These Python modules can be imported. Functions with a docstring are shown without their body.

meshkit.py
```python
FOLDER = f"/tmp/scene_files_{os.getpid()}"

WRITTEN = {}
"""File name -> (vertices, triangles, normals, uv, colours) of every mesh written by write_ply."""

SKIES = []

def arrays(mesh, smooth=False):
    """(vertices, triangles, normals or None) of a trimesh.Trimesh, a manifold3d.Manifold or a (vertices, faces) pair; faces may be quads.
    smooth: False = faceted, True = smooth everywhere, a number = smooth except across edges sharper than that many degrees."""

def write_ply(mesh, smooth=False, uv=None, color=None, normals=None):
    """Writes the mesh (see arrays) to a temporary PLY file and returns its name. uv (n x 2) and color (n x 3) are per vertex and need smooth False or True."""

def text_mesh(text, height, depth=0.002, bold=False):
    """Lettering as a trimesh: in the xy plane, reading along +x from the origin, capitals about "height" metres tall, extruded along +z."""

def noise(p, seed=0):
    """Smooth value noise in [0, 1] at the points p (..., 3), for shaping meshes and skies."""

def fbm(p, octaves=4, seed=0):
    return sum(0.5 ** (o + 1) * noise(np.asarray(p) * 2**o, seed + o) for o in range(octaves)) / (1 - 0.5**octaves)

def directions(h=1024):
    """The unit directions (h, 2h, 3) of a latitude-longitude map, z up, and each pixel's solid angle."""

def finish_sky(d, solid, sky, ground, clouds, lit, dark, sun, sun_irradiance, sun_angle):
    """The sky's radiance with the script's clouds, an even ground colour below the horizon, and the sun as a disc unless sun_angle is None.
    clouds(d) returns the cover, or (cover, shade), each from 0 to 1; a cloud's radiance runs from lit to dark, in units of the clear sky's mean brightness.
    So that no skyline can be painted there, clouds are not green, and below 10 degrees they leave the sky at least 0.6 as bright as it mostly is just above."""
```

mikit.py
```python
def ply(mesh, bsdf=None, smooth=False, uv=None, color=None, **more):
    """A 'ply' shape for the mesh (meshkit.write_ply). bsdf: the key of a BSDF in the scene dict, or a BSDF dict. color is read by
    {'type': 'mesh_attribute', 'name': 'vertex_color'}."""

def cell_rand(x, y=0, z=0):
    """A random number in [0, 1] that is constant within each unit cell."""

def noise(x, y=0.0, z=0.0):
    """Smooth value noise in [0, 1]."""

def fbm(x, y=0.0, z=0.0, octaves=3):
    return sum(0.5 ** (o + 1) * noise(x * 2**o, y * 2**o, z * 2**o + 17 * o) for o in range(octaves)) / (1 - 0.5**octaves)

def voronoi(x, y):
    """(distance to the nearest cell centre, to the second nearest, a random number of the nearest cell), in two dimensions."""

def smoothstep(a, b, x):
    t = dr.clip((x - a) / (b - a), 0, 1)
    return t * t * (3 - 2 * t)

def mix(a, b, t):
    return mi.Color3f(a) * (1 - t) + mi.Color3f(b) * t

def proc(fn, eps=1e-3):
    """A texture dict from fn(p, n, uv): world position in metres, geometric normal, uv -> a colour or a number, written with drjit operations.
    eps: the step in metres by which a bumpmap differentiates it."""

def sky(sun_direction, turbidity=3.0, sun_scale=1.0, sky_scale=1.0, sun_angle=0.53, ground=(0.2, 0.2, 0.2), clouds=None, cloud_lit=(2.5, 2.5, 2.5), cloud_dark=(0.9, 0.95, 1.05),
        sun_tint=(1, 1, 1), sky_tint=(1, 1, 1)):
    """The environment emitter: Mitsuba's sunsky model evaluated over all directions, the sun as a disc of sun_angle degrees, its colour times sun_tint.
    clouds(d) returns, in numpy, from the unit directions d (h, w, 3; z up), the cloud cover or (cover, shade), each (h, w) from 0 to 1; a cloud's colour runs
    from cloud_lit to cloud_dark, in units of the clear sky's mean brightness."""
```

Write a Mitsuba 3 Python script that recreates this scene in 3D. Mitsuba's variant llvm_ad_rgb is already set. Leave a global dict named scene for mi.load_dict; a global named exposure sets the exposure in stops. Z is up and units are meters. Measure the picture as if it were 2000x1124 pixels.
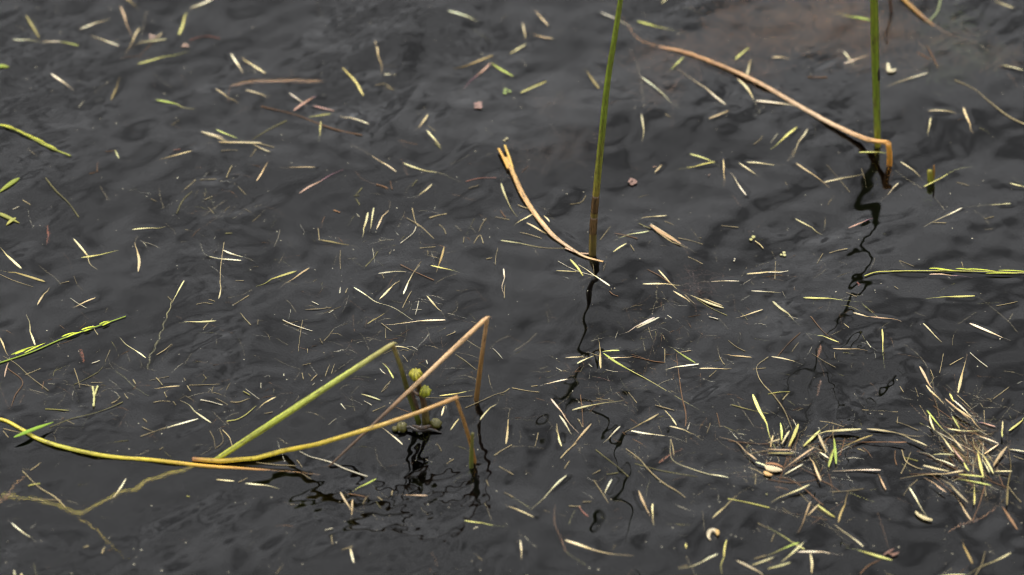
import math
import numpy as np
import mitsuba as mi
import drjit as dr
import meshkit, mikit
from scipy.spatial import cKDTree
from mikit import ply, proc

scene, labels = {}, {}
rng = np.random.default_rng(11)

# ---------------------------------------------------------------- camera, sky, exposure
T = mi.ScalarTransform4f
DEPRESSION, DISTANCE, HALF_WIDTH = math.radians(40), 2.6, 0.35
SPREAD = HALF_WIDTH / DISTANCE
FWD = np.array([0, math.cos(DEPRESSION), -math.sin(DEPRESSION)])
UP = np.array([0, math.sin(DEPRESSION), math.cos(DEPRESSION)])
EYE = -FWD * DISTANCE
scene['camera'] = {
    'type': 'thinlens', 'to_world': T().look_at(origin=EYE.tolist(), target=[0, 0, 0], up=[0, 0, 1]),
    'fov': 2 * math.degrees(math.atan(SPREAD)), 'fov_axis': 'x', 'aperture_radius': 0.014, 'focus_distance': 2.565,
    'near_clip': 0.05, 'far_clip': 400.0}
exposure = 2.7
SUN = (-0.52, 0.22, 0.88)


def clouds(d):
    p = d / np.maximum(d[..., 2:3] + 0.35, 0.2)
    big = meshkit.fbm(p * 4.5 + 21.2, 2, 5)
    fine = meshkit.fbm(p * 11 + 1.7, 3, 9)
    low = 0.12 - 6.0 * np.clip(d[..., 2] - 0.71, 0, 0.16)      # an overcast sky brightens upwards
    s = 0.5 + 0.5 * np.tanh(2 * (3.2 * (big - 0.5) + 1.2 * (fine - 0.5) + 1.6 * low))
    return np.ones(d.shape[:2]), s


scene['sky'] = mikit.sky(SUN, turbidity=4, sun_scale=0.26, sun_angle=13, clouds=clouds, sun_tint=(0.92, 0.97, 1.08), cloud_lit=(3.0, 3.01, 3.08), cloud_dark=(0.72, 0.73, 0.76))


def ray(px, py):
    d = FWD + SPREAD * (px - 1000) / 1000 * np.array([1, 0, 0]) + SPREAD * (562 - py) / 1000 * UP
    return d


def G(px, py, z=0.0):
    """The point of the plane at height z that the photograph shows at a pixel (of 2000 x 1124)."""
    d = ray(px, py)
    return EYE + d * ((z - EYE[2]) / d[2])


def V(px, py, y):
    """The same for the upright plane at depth y: what stands over the water."""
    d = ray(px, py)
    return EYE + d * ((y - EYE[1]) / d[1])


def lin(r, g, b):
    c = np.array([r, g, b]) / 255.0
    return np.where(c <= 0.04045, c / 12.92, ((c + 0.055) / 1.055) ** 2.4)


# ---------------------------------------------------------------- materials
def skin(rough, spec=0.5):
    return {'type': 'twosided', 'bsdf': {'type': 'principled', 'base_color': {'type': 'mesh_attribute', 'name': 'vertex_color'}, 'roughness': rough, 'specular': spec}}


scene['husk_skin'] = skin(0.55, 0.35)
scene['stem_skin'] = skin(0.36, 0.5)
scene['fibre_skin'] = skin(0.6, 0.3)
one, two = (lambda p, n, uv: mi.Float(2.0) + 0 * p.x), (lambda p, n, uv: mi.Float(0.0) + 0 * p.x)
# clear water: Fresnel reflection plus refraction; the two halves of an even blend, each at twice its weight, sample both well
scene['clear_water'] = {
    'type': 'blendbsdf', 'weight': 0.4,
    'reflecting': {'type': 'plastic', 'int_ior': 1.333, 'ext_ior': 1.0, 'specular_reflectance': proc(lambda p, n, uv: mi.Float(1 / 0.6) + 0 * p.x), 'diffuse_reflectance': {'type': 'rgb', 'value': 0.0}},
    'refracting': {'type': 'dielectric', 'int_ior': 1.333, 'ext_ior': 1.0, 'specular_reflectance': {'type': 'rgb', 'value': 0.0},
                   'specular_transmittance': proc(lambda p, n, uv: mi.Float(1 / 0.4) + 0 * p.x)}}
scene['murk'] = {'type': 'homogeneous', 'albedo': {'type': 'rgb', 'value': [0.004, 0.004, 0.004]}, 'sigma_t': 16.0}


def mud(p, n, uv):
    a = mikit.fbm(p.x * 30, p.y * 30, p.z * 30, 4)
    return mikit.mix([0.018, 0.014, 0.011], [0.05, 0.04, 0.03], a)


scene['mud'] = {'type': 'diffuse', 'reflectance': proc(mud)}

# ---- where the seeds float: colour, head, neck, tail points; in quarter pixels of the photograph, by tile of 500 x 281 pixels
SEEDS = """
@0 0
o 205,135 308,300
w 100,312 228,316 340,327
w 475,333 350,330 320,326
g 612,355 490,337 470,333
w 628,232 755,178 860,150
b 942,65 990,200 1030,290
b 1090,228 1035,335 975,425
w 925,362 800,305 690,260
o 975,0 1035,40 1100,85
y 1398,285 1445,130 1490,70
w 1660,0 1500,65 1470,90
s 1300,315 1110,335 1060,350
b 1265,262 1225,300 1190,330
y 1080,500 1275,450 1470,400
w 1805,415 1875,530 1900,575
s 2072,584 1912,468 1860,420
w 402,575 515,655 575,695
o 866,770 915,665 940,590
g 1220,780 1375,815 1520,865
b 1688,700 1780,770 1890,830
b 1920,716 2060,760 2104,788
s 1575,1045 1750,1112 1800,1130
w 1610,1050 1735,1085 1790,1095
y 1690,1022 1805,1075 1890,1110
s 2040,1136 1728,1128 1690,1115
b 2108,1208 2004,1160 1960,1132
@500 0
w 1505,95 1680,135 1730,155
s 930,345 955,440 970,580
y 838,735 680,540 668,530
w 1000,572 1090,577
w 262,740 365,805 400,830
r 295,875 440,765 485,730
r 450,822 610,852
y 585,880 440,910 380,918
w 880,965 740,925 650,898
y 508,950 500,1040 490,1110
o 1850,412 1655,490 1545,518
r 1830,475 1735,560 1620,670
g 2008,585 1850,480 1810,440
s 1345,885 1285,985 1245,1020
s 1335,1030 1420,1130 1450,1172
s 2108,328 1988,395
@1000 0
s 285,190 205,100 165,45
s 85,170 105,270 105,300
b 320,295 190,265 120,240
s 1240,-20 1170,38
w 695,98 820,150 1010,245
g 980,170 1130,215 1360,280
y 1745,465 1840,375 1860,340
s 1830,620 1860,480 1872,430
y 70,720 265,630
o 680,715 600,585 560,520
y 1340,462 1255,545 1235,575
w 1015,625 1180,755 1305,868
w 1670,828 1515,710 1400,630 1290,555
b 1540,945 1690,880
s 1765,615 1875,755 1940,880
w 1905,798 2140,824 2280,852
s 1010,925 1030,1045 1015,1120
@1500 0
g 805,160 640,130 500,90
s 1920,78 1790,15 1745,0
s 35,440 110,438 190,462
w 590,395 650,470 700,540
w 600,495 715,450 790,420
w 1245,598 1080,640 910,695
s 1990,555 1830,520
s 1250,895 1415,895 1510,903
s 1270,945 1255,1030 1255,1080
s 1525,865 1580,990 1608,1045
y 225,1005 100,1105 20,1160
s 310,1020 236,1115 180,1248
@0 281
b 1500,85 1340,118 1250,135
s 930,130 900,60
s 1035,670 1180,660 1295,648
s 575,735 685,865 760,975
y 635,880 780,855 935,818
b 1080,1010 1070,830 1080,710
s 165,970 45,855 0,800
o 350,1075 120,1000 -10,970
w 1885,908 1720,893 1610,870 1565,770
w 1740,822 1850,865 1985,905
s 1440,1076 1380,1180 1345,1240
s 1708,1216 1726,1120 1724,990
@500 281
b 110,85 5,35 -40,10
b 5,303 70,205 95,155
b 460,195 300,200 190,200
r 340,390 500,300 685,205
s 1095,220 970,145 870,70 740,5
s 1155,160 1320,215 1440,240 1600,300
s 1375,322 1290,385 1240,415
s 1915,325 1965,445 2040,575
s 875,520 840,640 830,705
s 920,485 900,600 888,655
s 940,645 985,550 1045,430
o 500,735 660,762 800,785
o 1470,808 1430,955 1410,1015
y 1365,960 1500,998 1590,1018
y 315,985 120,1050 0,1105
b 415,960 290,1050 180,1124
w 955,1022 1080,1005 1220,1015
w 1150,1184 1190,1088 1280,950
w 1935,990 1942,1065 1945,1216
s 1912,768 2060,784 2240,820
@1000 281
s 170,552 60,610 0,645
s 295,615 250,570
s 115,625 240,690 270,705
s 1210,550 1100,555 960,588
s 1070,680 920,710 785,760
b 1085,620 1230,715 1440,850
b 1110,665 1250,770 1400,830
y 1390,80 1550,125 1620,155
y 1585,135 1420,175 1290,185
b 1650,115 1655,220 1650,340
s 1775,140 1885,210 1945,240
s 1835,132 1990,145 2128,153
w 1830,400 1755,290 1705,215
b 1115,215 1170,158
y 455,915 555,1045
w 765,1124 640,1045 490,935
b 345,1005 505,1010
s 1145,985 1235,1075 1310,1130
s 1020,1100 1200,1085 1350,1085
w 1775,1062 1640,1058 1460,1055
s 1835,1005 2020,985 2160,985
s 895,790 790,862
@1500 281
y 710,72 870,70 980,68
b 220,150 360,240 485,330
s 440,290 600,262 750,235
s 1035,145 1140,205 1210,270
y 1220,330 1350,270 1480,195 1600,165
s 1020,298 975,340 880,430
s 1895,472 1830,475 1700,482 1550,495
s 215,573 345,640 435,692
r 630,655 750,605 820,575
w 1515,508 1390,570 1215,655
s 1890,310 1990,332 2040,345
r 1260,1035 1430,1045 1600,1055
@0 562
b 292,140 345,50 385,0
b 745,85 605,148 548,160
s 275,460 235,350 205,215
b 0,395 40,490 65,540
r 35,705 65,595
w 1140,550 1050,480 935,380
s 1690,262 1470,262 1395,265
b 1405,792 1280,795 1185,792
w 1650,1075 1520,990 1410,905
w 1550,1045 1330,1110 1240,1144
@500 562
w 765,5 870,70 930,110 1060,155 1225,255
s 965,98 1065,-5 1096,-40
s 1335,75 1410,160 1480,240
o 870,290 960,235 1060,155
w 1480,265 1280,265 1100,285 900,305
s 1075,460 1170,475 1265,510
y 1075,720 1030,640 970,568
s 970,880 825,840
s 155,870 60,920 0,970
y 1435,852 1580,835 1710,812
s 1750,1045 1830,950 1900,865
s 1450,1005 1470,930
s 1520,1116 1585,1030
w 1330,1000 1305,880
b 1952,1216 1968,1072 1984,940
@1000 562
s 1260,8 1372,76 1430,120
s 1655,140 1450,65 1310,5
b 1645,120 1520,70 1480,60
w 1870,15 2000,24 2110,28
s 1960,165 1820,210 1740,228
w 1115,215 965,290 840,355
w 1150,215 975,300
b 693,628 690,500 668,365
y 840,485 720,493 690,498
s 418,553 540,542 620,540
s 508,600 600,548 690,490
g 715,510 900,620 1100,720 1290,840 1500,980
s 748,548 862,535 940,525
g 1432,578 1310,480 1225,425
w 1460,592 1270,598 1180,610
b 1870,562 1720,530 1640,508
s 1465,628 1620,632 1715,638
w 432,720 290,755 220,768
s 470,945 640,900 730,880 870,865
w 305,870 385,955 450,1040 530,1115
w 370,985 440,1080 465,1120
b 620,1045 508,1172 380,1316
w 845,1065 780,1130 715,1196
b 1145,970 1030,1035 880,1115
s 1285,1075 1240,1000 1190,930 1110,840
s 1230,1080 1352,1114 1420,1144
w 932,1104 1112,1140 1360,1196
y 1880,860 1988,1078 2060,1272
@1500 562
s 38,98 160,220 250,315
y 275,95 490,115 720,140
y 1615,78 1390,90 1230,105
s 665,235 770,258 800,262
b 800,260 950,268 1055,290
w 1575,285 1790,370 1895,405
s 1210,295 1300,380 1360,432
y 548,458 430,420 310,385
y 890,350 895,470 910,640
b 505,510 650,512 775,522
s 25,570 180,600 265,622
b 1485,815 1520,660 1555,500
b 1185,625 1260,760 1340,870
b 1235,765 1330,860 1430,970
b 1385,865 1510,960 1640,1060
w 1450,870 1570,970 1640,1015
b 1460,955 1590,1035 1690,1120
g 1240,960 1340,1070 1400,1120
s 1260,1015 1300,1130
y 1440,1020 1495,1110
r 1780,1075 1680,1045 1640,1040
s 1405,1108 1530,1115 1700,1105
s 1835,1035 1830,1130
y 1885,1108 1990,1020 2010,990
y 1420,825 1450,880
@0 843
w 985,365 905,480 865,550
w 90,720 200,800 285,860
w 112,1085 120,1135
s 165,1105 178,1135
s 1830,370 1690,358
w 1916,384 2072,408 2180,440
@500 843
w 1145,98 1050,20 970,-40
g 940,358 800,440 710,500
s 660,480 735,600 750,650
b 755,535 752,630 745,680
b 1340,492 1200,492 1090,488
y 1630,705 1770,725 1960,745
w 765,1045 738,935
@1000 843
s 388,98 362,0 340,-60
w 425,335 300,455 155,605
b 170,675 0,605 -60,570
w 780,370 730,465 735,500
b 990,465 1050,615 1110,745
s 1100,575 1100,660 1108,745
w 1690,380 1540,340 1400,285 1260,215 1235,60
b 1565,695 1660,610 1870,440
s 415,860 620,935 740,970 950,995
w 65,860 75,960 75,1020
y 1675,865 1655,1000 1640,1120
y 1358,895 1360,930
w 1605,975 1480,1035 1300,1085
s 1755,1020 1940,1116 1980,1150
s 2044,996 1880,1052
b 1910,255 1830,190 1740,90 1620,60
w 1902,265 2010,304 2080,320
@1500 843
y 95,-20 105,108
s 165,30 105,140
y 235,-20 160,150
y 405,10 275,135
b 40,50 20,140
s 725,25 450,35 300,60
o 815,55 660,115 530,165
s 390,65 455,200
b 95,90 0,110
d 1080,122 935,108 720,95 500,90
b 770,0 970,12 1190,42
b 185,172 0,160
o 200,200 0,190
b 355,175 190,275 120,330
w 275,275 130,355
g 470,308 510,170
g 530,290 515,80
w 470,240 400,190
b 410,430 350,280 320,220
s 320,465 150,530 20,590
w 880,322 685,325 500,328
b 920,470 875,375 860,340
w 1105,440 1180,560 1250,670
b 330,590 290,690 230,820
b 400,590 310,680
y 385,610 520,690
o 548,725 600,590 630,480
w 745,910 640,830 400,640
y 970,1005 740,945 600,915
g 240,888 110,935 0,980
y 285,940 190,885 0,770
s 275,890 150,1000 80,1050
w 235,960 430,955 590,965
s 330,970 340,1120
s 175,1040 0,1085
s 1900,940 1770,1000 1560,1110
s 1545,1110 1310,1120
o 1600,1020 1530,880 1515,820
b 1590,680 1510,560 1470,490
d 1950,755 1840,580 1815,545
y 1610,580 1610,490 1610,400
o 1865,590 1870,450 1875,100
b 1560,565 1420,430 1340,360
b 1390,500 1300,430 1220,365
y 1745,412 1540,370 1480,360
y 1690,375 1490,340
s 1905,325 1770,315
s 1210,295 1410,320
s 1525,320 1390,335 1030,380
w 1460,272 1310,215 1180,165
s 1450,195 1290,200
y 1570,330 1530,250
y 1680,370 1640,170
s 1760,330 1690,190 1600,30
s 1730,330 1680,230
s 1450,180 1370,70 1305,0
s 1530,160 1440,50 1400,0
r 1530,240 1440,120
w 1800,90 1650,30
s 1800,95 1690,165
b 1865,125 1760,280
w 2012,160 1890,130
y 1830,50 1825,-10
s 1240,135 1110,80 1000,20
"""
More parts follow.
